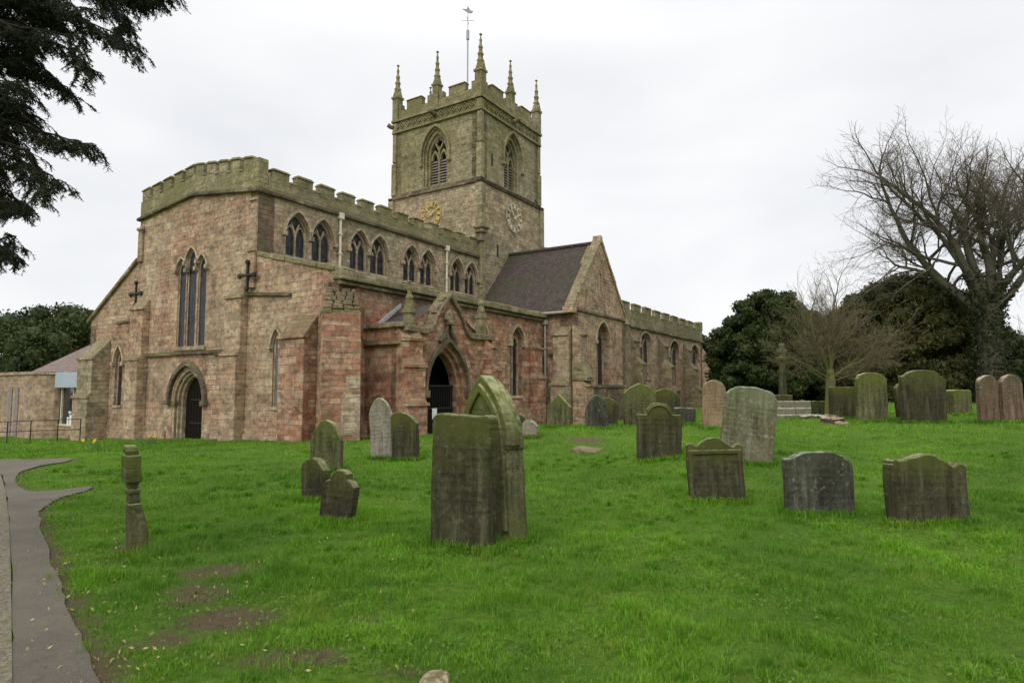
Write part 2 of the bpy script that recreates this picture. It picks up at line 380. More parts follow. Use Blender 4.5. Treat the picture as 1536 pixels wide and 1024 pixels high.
def box_uv(me):
    n = len(me.loops); nf = len(me.polygons)
    if not n: return
    co = np.empty(len(me.vertices) * 3); me.vertices.foreach_get('co', co); co = co.reshape(-1, 3)
    vi = np.empty(n, int); me.loops.foreach_get('vertex_index', vi)
    nor = np.empty(nf * 3); me.polygons.foreach_get('normal', nor); nor = nor.reshape(-1, 3)
    tot = np.empty(nf, int); me.polygons.foreach_get('loop_total', tot)
    N = np.repeat(nor, tot, axis=0); P = co[vi]
    flat = np.abs(N[:, 2]) > .93
    h = np.hypot(N[:, 0], N[:, 1]); h[h < 1e-6] = 1
    tx, ty = -N[:, 1] / h, N[:, 0] / h
    u = P[:, 0] * tx + P[:, 1] * ty
    sl = np.maximum(np.sqrt(np.maximum(1 - N[:, 2] ** 2, 0)), .2)
    v = P[:, 2] / sl
    u = np.where(flat, P[:, 0], u); v = np.where(flat, P[:, 1], v)
    l = me.uv_layers.new(name='UVMap')
    l.data.foreach_set('uv', np.stack([u, v], 1).astype(np.float32).ravel())

class MB:
    def __init__(s): s.v = []; s.f = []
    def poly(s, pts):
        i = len(s.v); s.v += [tuple(p) for p in pts]; s.f.append(tuple(range(i, i + len(pts))))
    def box(s, x0, y0, z0, x1, y1, z1, j=0.0):
        q = [(x0, y0, z0), (x1, y0, z0), (x1, y1, z0), (x0, y1, z0), (x0, y0, z1), (x1, y0, z1), (x1, y1, z1), (x0, y1, z1)]
        if j: q = [tuple(c + rnd.uniform(-j, j) for c in p) for p in q]
        i = len(s.v); s.v += q
        s.f += [tuple(i + a for a in t) for t in ((3, 2, 1, 0), (4, 5, 6, 7), (0, 1, 5, 4), (1, 2, 6, 5), (2, 3, 7, 6), (3, 0, 4, 7))]
    def prism(s, fr, pts, d0, d1, back=True):
        a = [fr(x, z, d1) for x, z in pts]; b = [fr(x, z, d0) for x, z in pts]
        i = len(s.v); n = len(pts); s.v += a + b
        s.f.append(tuple(range(i, i + n)))
        if back: s.f.append(tuple(reversed(range(i + n, i + 2 * n))))
        for k in range(n):
            q = (k + 1) % n
            s.f.append((i + q, i + k, i + n + k, i + n + q))
    def panel(s, fr, outline, holes, t, d=0.0):
        loops = [outline] + holes
        tri = tessellate_polygon([[Vector((x, z, 0)) for x, z in L] for L in loops])
        flat = [p for L in loops for p in L]
        i = len(s.v); s.v += [fr(x, z, d) for x, z in flat]
        for a, b, c in tri: s.f.append((i + a, i + b, i + c))
        for L in loops:
            n = len(L); i = len(s.v)
            s.v += [fr(x, z, d) for x, z in L] + [fr(x, z, d - t) for x, z in L]
            for k in range(n):
                q = (k + 1) % n
                s.f.append((i + k, i + q, i + n + q, i + n + k))
    def band(s, fr, inner, outer, d0, d1):
        n = len(inner)
        for k in range(n - 1):
            a, b, c, e = inner[k], inner[k + 1], outer[k + 1], outer[k]
            s.poly([fr(*a, d1), fr(*b, d1), fr(*c, d1), fr(*e, d1)])
            s.poly([fr(*e, d1), fr(*c, d1), fr(*c, d0), fr(*e, d0)])
            s.poly([fr(*b, d1), fr(*a, d1), fr(*a, d0), fr(*b, d0)])
        for k in (0, n - 1):
            a, e = inner[k], outer[k]
            s.poly([fr(*a, d1), fr(*e, d1), fr(*e, d0), fr(*a, d0)])
    def tube(s, pts, r, n=8, cap=True):
        pts = [Vector(p) for p in pts]; rr = r if isinstance(r, (list, tuple)) else [r] * len(pts)
        i0 = len(s.v)
        for k, p in enumerate(pts):
            d = (pts[min(k + 1, len(pts) - 1)] - pts[max(k - 1, 0)]).normalized()
            a = d.orthogonal().normalized() if abs(d.z) < .9 else Vector((1, 0, 0)).cross(d).normalized()
            if abs(d.z) < .9: a = Vector((0, 0, 1)).cross(d).normalized()
            b = d.cross(a)
            for q in range(n):
                t = 2 * math.pi * q / n
                s.v.append(tuple(p + (a * math.cos(t) + b * math.sin(t)) * rr[k]))
        for k in range(len(pts) - 1):
            for q in range(n):
                q2 = (q + 1) % n
                s.f.append((i0 + k * n + q, i0 + k * n + q2, i0 + (k + 1) * n + q2, i0 + (k + 1) * n + q))
        if cap:
            s.f.append(tuple(i0 + q for q in reversed(range(n)))); e = i0 + (len(pts) - 1) * n
            s.f.append(tuple(e + q for q in range(n)))
    def build(s, name, mat, parent=None, bevel=0.0, smooth=False, seg=1):
        me = bpy.data.meshes.new(name); me.from_pydata(s.v, [], s.f)
        bm = bmesh.new(); bm.from_mesh(me)
        bmesh.ops.remove_doubles(bm, verts=bm.verts, dist=1e-5)
        bmesh.ops.recalc_face_normals(bm, faces=bm.faces)
        bm.to_mesh(me); bm.free(); me.update()
        box_uv(me); me.materials.append(M[mat])
        if smooth: me.polygons.foreach_set('use_smooth', [True] * len(me.polygons))
        o = bpy.data.objects.new(name, me); COL.objects.link(o)
        if parent: o.parent = parent
        if bevel:
            b = o.modifiers.new('bevel', 'BEVEL'); b.width = bevel; b.segments = seg; b.limit_method = 'ANGLE'; b.angle_limit = R(40)
        return o

def np_mesh(name, V, F4, mat, parent=None, F3=None, smooth=False):
    """fast mesh from arrays: quads F4 (n,4) and tris F3 (m,3)"""
    me = bpy.data.meshes.new(name)
    V = np.asarray(V, np.float32)
    q = np.asarray(F4 if F4 is not None else np.zeros((0, 4)), np.int32); t = np.asarray(F3 if F3 is not None else np.zeros((0, 3)), np.int32)
    me.vertices.add(len(V)); me.vertices.foreach_set('co', V.ravel())
    loops = np.concatenate([q.ravel(), t.ravel()]).astype(np.int32)
    me.loops.add(len(loops)); me.loops.foreach_set('vertex_index', loops)
    tot = np.concatenate([np.full(len(q), 4), np.full(len(t), 3)]).astype(np.int32)
    st = np.concatenate([[0], np.cumsum(tot)[:-1]]).astype(np.int32) if len(tot) else tot
    me.polygons.add(len(tot)); me.polygons.foreach_set('loop_start', st); me.polygons.foreach_set('loop_total', tot)
    if smooth: me.polygons.foreach_set('use_smooth', np.ones(len(tot), bool))
    me.update(calc_edges=True)
    me.materials.append(M[mat])
    o = bpy.data.objects.new(name, me); COL.objects.link(o)
    if parent: o.parent = parent
    return o

# picture-to-place arithmetic used only to read positions off the photograph
FW = Vector((0, math.cos(PITCH), math.sin(PITCH))); UP = Vector((0, -math.sin(PITCH), math.cos(PITCH))); RT = Vector((1, 0, 0))
def at(px, py, Y):
    r = RT * ((px - 768) / FPX) + UP * ((512 - py) / FPX) + FW
    t = Y / r.y
    return Vector((0, 0, CAMZ)) + r * t

TH = R(32.6)
EU = Vector((math.sin(TH), math.cos(TH), 0)); NV = Vector((-math.cos(TH), math.sin(TH), 0)); CO = Vector((-9.1, 22, 0))
def W(u, v, z=0.0): return CO + EU * u + NV * v + Vector((0, 0, z))

#GRAVES
# name, xl, xr, ytop, ybase, Y, profile, yaw, roll, pitch, thick, material, label, group
GR = [
 ('headstone', 645, 742, 625, 822, 6.35, 'flat', -24, 0.6, 1, .19, 'headstone_dark', 'tall flat-topped dark slab in front of the pointed stone, largest of all'),
 ('headstone', 697, 790, 569, 806, 6.95, 'gothic_frame', -46, -6.0, 2, .27, 'headstone_green', 'pointed-arch stone with moulded edge leaning behind the tall flat slab'),
 ('headstone', 452, 496, 687, 752, 9.0, 'hump', -32, -5, 3, .14, 'headstone_dark', 'small lichen-topped stone behind the left shoulder of the little dark one'),
 ('headstone', 478, 533, 705, 785, 7.6, 'shoulder_soft', -18, 4, 4, .15, 'headstone_dark', 'small dark stone with worn shoulders, front of the little pair on the left'),
 ('headstone', 465, 515, 628, 706, 12.4, 'gothic_soft', -12, -1.5, 1, .16, 'headstone_green', 'mossy pointed stone standing right behind the little pair'),
 ('headstone', 556, 593, 598, 688, 14.4, 'leaf', -8, -4, 2, .13, 'headstone_grey', 'pale grey leaning stone with a green top near the porch'),
 ('headstone', 588, 630, 618, 690, 14.0, 'slant', -14, -4, 2, .16, 'headstone_dark', 'dark leaning stone close beside the pale grey one'),
 ('headstone', 820, 858, 592, 641, 17.5, 'gable', -22, 0, 0, .14, 'headstone_green', 'green gabled stone by the foot of the downpipe'),
 ('headstone', 783, 807, 629, 654, 15.2, 'hump', -10, 2, 2, .22, 'headstone_grey', 'stubby stone with a white lichen cap beside the pointed stone'),
 ('headstone', 768, 789, 622, 640, 19.0, 'round', 0, -3, 0, .14, 'headstone_slate', 'low black stone at the foot of the aisle wall'),
 ('headstone', 878, 913, 593, 645, 17.2, 'gothic_soft', -5, 0, 0, .16, 'headstone_slate', 'dark blue-green stone in front of the transept wall'),
 ('headstone', 898, 926, 597, 640, 18.6, 'slant', -5, 5, 0, .14, 'headstone_dark', 'dark sloping stone just behind the blue-green one by the transept'),
 ('headstone', 935, 985, 577, 642, 19.0, 'gable_soft', 0, 0, 0, .16, 'headstone_green', 'broad mossy stone behind the arched stone with square shoulders'),
 ('headstone', 972, 1022, 584, 638, 21.0, 'round', 0, 1, 0, .16, 'headstone_dark', 'round-topped stone with pale right rim under the chancel wall'),
 ('headstone', 955, 1023, 603, 687, 11.6, 'shoulder', -6, 0, 0, .15, 'headstone_dark', 'stone with arched centre between square shoulders in mid lawn'),
 ('headstone', 1010, 1043, 611, 637, 17.0, 'flat', 5, 2, 0, .3, 'headstone_slate', 'low black block between arched stone and warm brown stone'),
 ('headstone', 1053, 1089, 571, 643, 16.0, 'round', -4, 1, 0, .14, 'headstone_brown', 'warm brown round-topped stone behind the big leaning slab'),
 ('headstone', 1077, 1158, 580, 694, 11.0, 'segment', -8, 8.0, 6, .15, 'headstone_pale', 'big pale slab leaning to one side with a streaked whitish top'),
 ('headstone', 1033, 1118, 659, 753, 9.0, 'scroll_mid', -8, -2, 3, .16, 'headstone_dark', 'squat stone with raised panel and scrolled pale top, before the leaning slab'),
 ('headstone', 1177, 1283, 680, 773, 8.2, 'segment_shoulder', 4, 0, 3, .16, 'headstone_slate', 'squat rounded grey stone, middle of the front row of three'),
 ('headstone', 1330, 1456, 684, 786, 7.7, 'scroll_side', 8, 1, 3, .17, 'headstone_dark', 'wide squat stone with scrolled shoulders, nearest on the right of the lawn'),
 ('headstone', 1244, 1284, 582, 629, 20.0, 'flat', 0, 0, 0, .3, 'headstone_dark', 'low square tomb-like stone just behind the green-trunked small tree'),
 ('headstone', 1284, 1333, 560, 633, 18.0, 'segment', 3, 0, 0, .16, 'headstone_green', 'yellow-green arched stone next to the small tree'),
 ('headstone', 1350, 1421, 557, 635, 17.6, 'segment_shoulder', 5, .5, 0, .17, 'headstone_dark', 'broad dark arched stone among the row under the big bare tree'),
 ('headstone', 1344, 1386, 574, 629, 19.0, 'segment', 5, -3, 0, .15, 'headstone_dark', 'dark stone mostly hidden behind the broad dark arched one'),
 ('headstone', 1419, 1458, 585, 622, 20.0, 'flat', 8, 0, 0, .35, 'headstone_green', 'low box-shaped stone between broad dark stone and red pair'),
 ('headstone', 1217, 1243, 601, 626, 21.5, 'flat', 0, 0, 0, .2, 'headstone_dark', 'small low stone left of the green tree trunk'),
 ('headstone', 1466, 1501, 564, 634, 16.8, 'round', 8, 0, 0, .15, 'headstone_red', 'flaking red round-topped stone, left one of the red pair'),
 ('headstone', 1500, 1537, 564, 635, 16.8, 'round', 8, 0, 0, .15, 'headstone_red', 'flaking red round-topped stone at the picture edge, right one of the red pair'),
]
#ENDGRAVES
# ------------------------------------------------------------------ terrain
ctrl = []
for g in GR:
    p = at((g[1] + g[2]) / 2, g[4], g[5]); ctrl.append((p.x, p.y, p.z))
for px, py, Y in [(200, 825, 6.3), (30, 700, 13.2), (10, 690, 14.8), (140, 680, 16), (300, 668, 20), (700, 1020, 3.45), (300, 1000, 3.6), (1200, 1000, 3.6), (1500, 900, 4.9),
                  (900, 850, 5.7), (1100, 840, 5.8), (300, 850, 5.7), (450, 720, 11), (350, 740, 9.9), (860, 700, 12.3), (880, 672, 14.2), (1248, 626, 20), (1185, 628, 23), (1530, 700, 11.2), (1300, 690, 11.5), (1536, 640, 15.5), (1200, 660, 15)]:
    p = at(px, py, Y); ctrl.append((p.x, p.y, p.z))
for u, v, z in [(0, 0, -.13), (0, 6, -.32), (0, 12, -.58), (0, -4.3, .05), (3, -6, .1), (6, -6, .12), (10, -4.5, .08), (13, -6, 0.0), (17, -6, 0.0), (21, -6, 0.02), (28, -5, .1), (35, -5, .2), (41, -6, .25), (-2, 15, -.7), (-3, 20, -.8), (20, 8, -.3), (40, 6, .1), (10, 14, -.5), (-3, 3, -.28)]:
    p = W(u, v, z); ctrl.append((p.x, p.y, p.z))
ctrl += [(0, 0, 0), (-4, 0, 0), (4, 0, 0), (0, -5, 0), (-8, 4, 0), (8, 3, 0.02), (-12, 8, 0), (14, 6, .15), (-18, 18, -.35), (22, 14, .75), (24, 24, .85), (22, 34, .8), (14, 42, .6), (34, 30, .9), (34, 44, .9), (-30, 30, -1.0), (-34, 44, -1.0), (-24, 14, -.4), (30, 8, .6), (-20, -10, 0), (20, -10, .1), (30, 62, .8), (0, 75, .3), (-30, 70, -.7)]
CT = np.array(ctrl)
def tps_k(r2): return np.where(r2 > 0, r2 * np.log(np.maximum(r2, 1e-9)), 0)
def tps_fit():
    n = len(CT); D = ((CT[:, None, :2] - CT[None, :, :2]) ** 2).sum(-1)
    A = np.zeros((n + 3, n + 3)); A[:n, :n] = tps_k(D) + np.eye(n) * 1.2
    P = np.column_stack([np.ones(n), CT[:, :2]]); A[:n, n:] = P; A[n:, :n] = P.T
    return np.linalg.solve(A, np.concatenate([CT[:, 2], [0, 0, 0]]))
TW = tps_fit()
def ground(x, y):
    x = np.atleast_1d(np.asarray(x, float)); y = np.atleast_1d(np.asarray(y, float))
    xs = np.clip(x, -45, 45); ys = np.clip(y, -15, 80)
    res = np.empty_like(xs)
    for a in range(0, len(xs), 40000):
        X = xs[a:a + 40000]; Yv = ys[a:a + 40000]
        D = (X[:, None] - CT[None, :, 0]) ** 2 + (Yv[:, None] - CT[None, :, 1]) ** 2
        res[a:a + 40000] = tps_k(D) @ TW[:-3] + TW[-3] + TW[-2] * X + TW[-1] * Yv
    res += .018 * np.sin(x * 2.1 + 1.3 * np.sin(y * 1.1)) * np.sin(y * 1.7 + np.sin(x * .9)) * np.exp(-((x ** 2 + y ** 2) / 1600))
    return np.clip(res, -1.6, 1.4)
def gz(x, y): return float(ground(x, y)[0])
def on_ground(px, py):
    """where the sight line through a picture point meets the terrain"""
    r = RT * ((px - 768) / FPX) + UP * ((512 - py) / FPX) + FW
    ts = np.arange(2.0, 60, .03)
    X = r.x * ts; Y = r.y * ts; Z = CAMZ + r.z * ts
    G = ground(X, Y); i = np.argmax(Z < G)
    return Vector((X[i], Y[i], G[i]))

def inside(poly, x, y):
    r = np.zeros(len(x), bool); n = len(poly)
    for i in range(n):
        x0, y0 = poly[i]; x1, y1 = poly[(i + 1) % n]
        c = ((y0 > y) != (y1 > y))
        with np.errstate(divide='ignore', invalid='ignore'):
            xi = (x1 - x0) * (y - y0) / (y1 - y0 + 1e-12) + x0
        r ^= c & (x < xi)
    return r

def smooth_loop(pts, n=4):
    out = []; N = len(pts)
    for i in range(N):
        p0, p1, p2, p3 = (np.array(pts[(i + j) % N]) for j in (-1, 0, 1, 2))
        for t in np.arange(n) / n:
            out.append(tuple(.5 * ((2 * p1) + (-p0 + p2) * t + (2 * p0 - 5 * p1 + 4 * p2 - p3) * t * t + (-p0 + 3 * p1 - 3 * p2 + p3) * t ** 3)))
    return out

PATHPX = [(17, 1060), (17, 960), (16, 860), (13, 780), (7, 735), (0, 712), (-40, 704), (-120, 700), (-120, 689), (-30, 688), (40, 690), (100, 688), (104, 692), (60, 700), (34, 708), (24, 716), (27, 730), (45, 738), (90, 736), (134, 731), (136, 735), (100, 746), (70, 760), (58, 776), (66, 810), (82, 860), (100, 910), (122, 970), (150, 1060)]
PATH = smooth_loop([tuple(on_ground(x, y)[:2]) for x, y in PATHPX], 5)[:-4]
PATH = [(x + .015 * math.sin(y * 7.3 + x * 3) + .012 * math.sin(y * 17 + 1), y + .01 * math.sin(x * 9 + y * 2)) for x, y in PATH]
p0, p1 = PATH[0], PATH[-1]
PATH = [(p0[0] + .05, p0[1] - 5)] + PATH + [(p1[0] + .6, p1[1] - 5)]
GRAVELPX = [(-60, 1060), (-60, 900), (-50, 780), (-60, 725), (-40, 706), (-10, 707), (0, 712), (7, 735), (13, 780), (16, 860), (17, 960), (17, 1060)]
GRAV = [tuple(on_ground(x, y)[:2]) for x, y in GRAVELPX]
GRAV = [(GRAV[0][0] - .2, GRAV[0][1] - 5)] + GRAV + [(GRAV[-1][0] + .05, GRAV[-1][1] - 5)]

BARE = []
for px, py, rx, ry, s in [(345, 930, .40, .26, 1.3), (330, 856, .36, .34, .9), (300, 895, .25, .25, .7), (118, 722, .35, .2, .3), (470, 985, .25, .15, .8), (600, 1010, .3, .15, .5), (300, 880, .3, .3, .55), (560, 930, .25, .14, .5), (205, 822, .3, .25, .7), (880, 660, .7, .5, .6),
                          (250, 960, .3, .2, .55), (400, 990, .4, .2, .5), (700, 826, .5, .15, .4), (420, 700, 1.2, .4, .4), (225, 660, 1.5, .5, .6), (150, 900, .3, .5, .35), (1390, 790, .6, .2, .35)]:
    q = on_ground(px, py); BARE.append((q.x, q.y, rx, ry, s))
def bare(x, y):
    b = np.zeros(len(x))
    for cx, cy, rx, ry, s in BARE:
        b = np.maximum(b, min(1.0, s * 1.25) * np.exp(-(((x - cx) / rx) ** 2 + ((y - cy) / ry) ** 2)))
    return b
def dist_to(poly, x, y):
    d = np.full(len(x), 1e9)
    for i in range(len(poly)):
        ax, ay = poly[i]; bx, by = poly[(i + 1) % len(poly)]
        L = (bx - ax) ** 2 + (by - ay) ** 2 + 1e-9
        t = np.clip(((x - ax) * (bx - ax) + (y - ay) * (by - ay)) / L, 0, 1)
        d = np.minimum(d, np.hypot(x - ax - t * (bx - ax), y - ay - t * (by - ay)))
    return d

# ground sheet: fine near the camera, coarse to the horizon
n = 420
tx = np.linspace(-6.2, 6.2, n); gx = 4.0 * np.sinh(tx); gy = 4.0 * np.sinh(tx) + 7
GX, GY = np.meshgrid(gx, gy); fx, fy = GX.ravel(), GY.ravel()
gzv = ground(fx, fy)
idx = np.arange(n * n).reshape(n, n)
F = np.stack([idx[:-1, :-1].ravel(), idx[:-1, 1:].ravel(), idx[1:, 1:].ravel(), idx[1:, :-1].ravel()], 1)
go = np_mesh('ground', np.stack([fx, fy, gzv], 1), F, 'turf', smooth=True)
go['kind'] = 'structure'
near = (np.abs(fx) < 40) & (fy > -5) & (fy < 45)
bv = np.zeros(n * n)
bv[near] = np.maximum(bare(fx[near], fy[near]), .75 * np.exp(-(dist_to(PATH, fx[near], fy[near]) / .22) ** 2))
a = go.data.attributes.new('bare', 'FLOAT', 'POINT'); a.data.foreach_set('value', bv.astype(np.float32))

def sheet(name, poly, mat, lift, step):
    pts = []
    N = len(poly)
    for i in range(N):
        p, q = np.array(poly[i]), np.array(poly[(i + 1) % N]); L = np.linalg.norm(q - p); m = max(1, int(L / step))
        for t in range(m): pts.append(Vector(p + (q - p) * t / m))
    ne = len(pts); P = np.array(poly)
    xs = np.arange(P[:, 0].min(), P[:, 0].max(), step); ys = np.arange(P[:, 1].min(), P[:, 1].max(), step)
    X, Y = [v.ravel() for v in np.meshgrid(xs, ys)]
    k_ = inside(poly, X, Y) & (dist_to(poly, X, Y) > step * .4)
    pts += [Vector((float(x), float(y))) for x, y in zip(X[k_], Y[k_])]
    v, e, f, *_ = delaunay_2d_cdt(pts, [], [list(range(ne))], 1, 1e-5)
    V = np.array([(p.x, p.y) for p in v]); z = ground(V[:, 0], V[:, 1]) + lift
    me = bpy.data.meshes.new(name); me.from_pydata([(x, y, zz) for (x, y), zz in zip(V, z)], [], [tuple(t) for t in f]); me.update()
    me.materials.append(M[mat]); o = bpy.data.objects.new(name, me); COL.objects.link(o); o['kind'] = 'structure'; return o
sheet('path', PATH, 'path_tarmac', .022, .18)
sheet('path_gravel_edge', GRAV, 'path_gravel', .03, .18)

#CHURCH
church = empty('church', CO, math.pi / 2 - TH)
tag(church, 'red and buff sandstone parish church with battlemented tower, porch and transept', 'church')
def west(u0): return lambda s, z, d: (u0 - d, s, z)
def east(u0): return lambda s, z, d: (u0 + d, s, z)
def south(v0): return lambda s, z, d: (s, v0 - d, z)
def north(v0): return lambda s, z, d: (s, v0 + d, z)

def arch(c, w, z0, spring, apex, n=7, open_=False):
    a = w / 2; r = apex - spring; L = []
    if r >= a * .98:
        Rr = (a * a + r * r) / (2 * a); cx = -a + Rr; t1 = math.acos(max(-1, min(1, -cx / Rr)))
        for i in range(n + 1):
            t = math.pi + (t1 - math.pi) * i / n
            L.append((cx + Rr * math.cos(t), spring + Rr * math.sin(t)))
    else:
        for i in range(n + 1):
            t = math.pi - math.pi / 2 * i / n
            L.append((a * math.cos(t), spring + r * math.sin(t)))
    L[-1] = (0, apex)
    pts = L + [(-x, z) for x, z in reversed(L[:-1])]
    pts = [(c + x, z) for x, z in pts]
    if open_: return pts
    return [(c - a, z0)] + pts + [(c + a, z0)]

def hood(mb, fr, c, w, spring, apex, width=.12, d=.1, legs=0.0, gap=.0):
    i = arch(c, w + 2 * gap, 0, spring, apex + gap * 1.1, open_=True); o = arch(c, w + 2 * gap + 2 * width, 0, spring, apex + (gap + width) * 1.15, open_=True)
    if legs:
        i = [(i[0][0], spring - legs)] + i + [(i[-1][0], spring - legs)]; o = [(o[0][0], spring - legs)] + o + [(o[-1][0], spring - legs)]
    mb.band(fr, i, o, -.02, d)
    for sgn in (-1, 1):      # label stops
        x = c + sgn * (w / 2 + gap + width / 2)
        mb.prism(fr, [(x - width * .8, spring - legs - .12), (x + width * .8, spring - legs - .12), (x + width * .8, spring - legs + .06), (x - width * .8, spring - legs + .06)], -.02, d + .05)

def window(fr, c, w, z0, spring, apex, depth, lights=1, mat='sandstone_trim', glass='leaded_glass', hoodw=.1, splay=.0, name='window', hd=.09):
    m = MB()
    if hoodw: hood(m, fr, c, w, spring, apex, hoodw, hd, gap=.05)
    d = -depth
    fw = .05 if lights == 2 else .045
    inn = arch(c, w - 2 * fw, z0, spring, apex - fw * 1.2); ou = arch(c, w + .02, z0, spring, apex + .012)
    m.band(fr, inn, ou, d - .06, d + (.10 if lights == 2 else .03))
    m.prism(fr, [(c - w / 2 - .04, z0 - .12), (c + w / 2 + .04, z0 - .12), (c + w / 2 + .04, z0 + .01), (c - w / 2 - .04, z0 + .01)], d, .045)
    if lights == 2:
        mw = .03
        m.prism(fr, [(c - mw, z0), (c + mw, z0), (c + mw, spring + (apex - spring) * .25), (c - mw, spring + (apex - spring) * .25)], d - .05, d + .09)
        lw = (w - 2 * fw) / 2
        for sgn in (-1, 1):
            lc = c + sgn * (lw / 2 + mw / 2)
            i = arch(lc, lw - .07, 0, spring - .05, spring + lw * .75, 5, True); o = arch(lc, lw + .01, 0, spring - .05, spring + lw * .75 + .06, 5, True)
            m.band(fr, i, o, d - .05, d + .085)
        # upper Y bars
        for sgn in (-1, 1):
            i = [(c, spring + lw * .25), (c + sgn * lw * .35, spring + (apex - spring) * .6)]
            o = [(c + sgn * .07, spring + lw * .2), (c + sgn * (lw * .35 + .06), spring + (apex - spring) * .55)]
            m.band(fr, i, o, d - .05, d + .08)
    wo = m.build(name, mat, church, bevel=.012)
    gmb = MB(); gmb.prism(fr, arch(c, w - .04, z0, spring, apex - .03), d - .04, d)
    gmb.build('glass', glass, wo)
    return wo

def strip(mb, fr, pts, h, d0, d1):
    """a moulding course following a polyline of (s,z) at its lower edge"""
    for (a, za), (b_, zb) in zip(pts, pts[1:]):
        mb.prism(fr, [(a, za), (b_, zb), (b_, zb + h), (a, za + h)], d0, d1)
        mb.prism(fr, [(a, za + h), (b_, zb + h), (b_, zb + h * 1.45), (a, za + h * 1.45)], d0, d1 * .45)

def merlons(mb, fr, s0, s1, zf, h, mw, gap, t, over=.05, cop=.09):
    """battlement blocks between s0 and s1, sitting on zf(s)"""
    L = s1 - s0; nn = max(1, round((L + gap) / (mw + gap))); mw = (L - gap * (nn - 1)) / nn
    for i in range(nn):
        a = s0 + i * (mw + gap); b_ = a + mw; j = lambda q: rnd.uniform(-q, q)
        hh = h + j(.02)
        mb.prism(fr, [(a, zf(a) - .06), (b_, zf(b_) - .06), (b_ + j(.012), zf(b_) + hh - cop), (a + j(.012), zf(a) + hh - cop)], -t, 0.0)
        mb.prism(fr, [(a - over * .6, zf(a) + hh - cop), (b_ + over * .6, zf(b_) + hh - cop), (b_ + over * .3, zf(b_) + hh - cop * .35), (a - over * .3, zf(a) + hh - cop * .35)], -t - over, over)
        mb.prism(fr, [(a, zf(a) + hh - cop * .35), (b_, zf(b_) + hh - cop * .35), (b_ - .03, zf(b_) + hh + .02 + j(.01)), (a + .03, zf(a) + hh + .02 + j(.01))], -t, 0.0)
        if i < nn - 1:
            q = b_ + gap
            mb.prism(fr, [(b_ + .002, zf(b_) - .06), (q - .002, zf(q) - .06), (q - .002, zf(q) + .03), (b_ + .002, zf(b_) + .03)], -t - over * .7, over * .7)

def buttress(fr, s0, s1, stages, name='buttress', mat='sandstone_pink', slope=1.3, z0=-1.2, drip=True):
    """stages: (depth, top) from the ground up; each top weathers back to the next depth"""
    m = MB(); zb = z0
    w_ = s1 - s0
    prof = [(0, z0)]
    for i, (d, top) in enumerate(stages):
        nd = stages[i + 1][0] if i + 1 < len(stages) else 0.0
        prof += [(d, zb if i == 0 else zb), (d, top)]
        zb = top + (d - nd) * slope
    prof += [(0, zb)]
    # side outline extruded across the width
    A = [fr(s0, z, d) for d, z in prof]; B = [fr(s1, z, d) for d, z in prof]
    i0 = len(m.v); k_ = len(prof); m.v += A + B
    m.f.append(tuple(range(i0, i0 + k_))); m.f.append(tuple(reversed(range(i0 + k_, i0 + 2 * k_))))
    for q in range(k_):
        r = (q + 1) % k_; m.f.append((i0 + r, i0 + q, i0 + k_ + q, i0 + k_ + r))
    # drip mouldings under each weathering
    for i, (d, top) in enumerate(stages if drip else []):
        m.prism(fr, [(s0 - .05, top - .1), (s1 + .05, top - .1), (s1 + .05, top + .015), (s0 - .05, top + .015)], d - .06, d + .06)
    return m.build(name, mat, church, bevel=.02)

# ---- west front: one wall across nave and both aisles
wf = west(0.0)
def gable(s): return 8.74 + (.52 * s / 4.1 if s < 4.1 else .52 - .42 * (s - 4.1) / 3.95)
trip = [(4.67, .54, 6.30, 6.72), (4.00, .64, 6.58, 7.08), (3.29, .54, 6.30, 6.72)]
holes = [arch(c, w_, 3.28, sp, ap) for c, w_, sp, ap in trip]
DC = 3.98
holes += [arch(DC, 2.1, -.6, 1.15, 2.42, 9)]
holes += [arch(9.32, .62, .95, 2.75, 3.42), arch(-1.30, .42, 1.04, 3.1, 3.6)]
m = MB()
m.panel(wf, [(-4.28, -1.3), (12.0, -1.3), (12.0, 4.75), (8.05, 7.05), (8.05, gable(8.05)), (4.1, gable(4.1)), (0.0, gable(0.0)), (0.0, 6.42), (-4.28, 5.4)], holes, .7)
m.build('west_wall', 'sandstone_pink', church)
for c, w_, sp, ap in trip:
    window(wf, c, w_, 3.28, sp, ap, .07, 1, hoodw=.09, hd=.1)
m = MB(); m.prism(wf, [(2.9, 3.12), (5.08, 3.12), (5.08, 3.27), (2.9, 3.27)], -.2, .07); m.build('window_sill', 'sandstone_trim', church, bevel=.015)
window(wf, 9.32, .62, .95, 2.75, 3.42, .14, 1, hoodw=.11)
window(wf, -1.30, .42, 1.04, 3.1, 3.6, .09, 1, glass='pale_leaded_glass', hoodw=.1)
# west doorway in receding orders
m = MB()
hood(m, wf, DC, 2.1, 1.15, 2.42, .17, .14, gap=.10)
m.build('door_hood', 'sandstone_dirt_shade', church, bevel=.02)
m = MB()
for kx, (w_, ap, d0, d1) in enumerate([(1.90, 2.33, -.20, -.02), (1.70, 2.22, -.34, -.12), (1.52, 2.12, -.52, -.24)]):
    o = arch(DC, w_ + .26, -.7, 1.15, ap + .13, 9); i = arch(DC, w_, -.7, 1.15, ap, 9)
    m.band(wf, i, o, d0, d1)
m.build('door_arch', 'sandstone_trim', church, bevel=.02)
for sgn in (-1, 1):
    for d in (-.10,):
        x = DC + sgn * .98; m = MB()
        m.tube([wf(x, -.6, d), wf(x, 1.02, d)], .07, 8); m.prism(wf, [(x - .12, 1.0), (x + .12, 1.0), (x + .15, 1.17), (x - .15, 1.17)], d - .13, d + .13)
        m.build('door_shaft', 'sandstone_dark', church)
m = MB(); m.prism(wf, arch(DC, 1.56, -.7, 1.15, 2.14, 9), -.52, -.40)
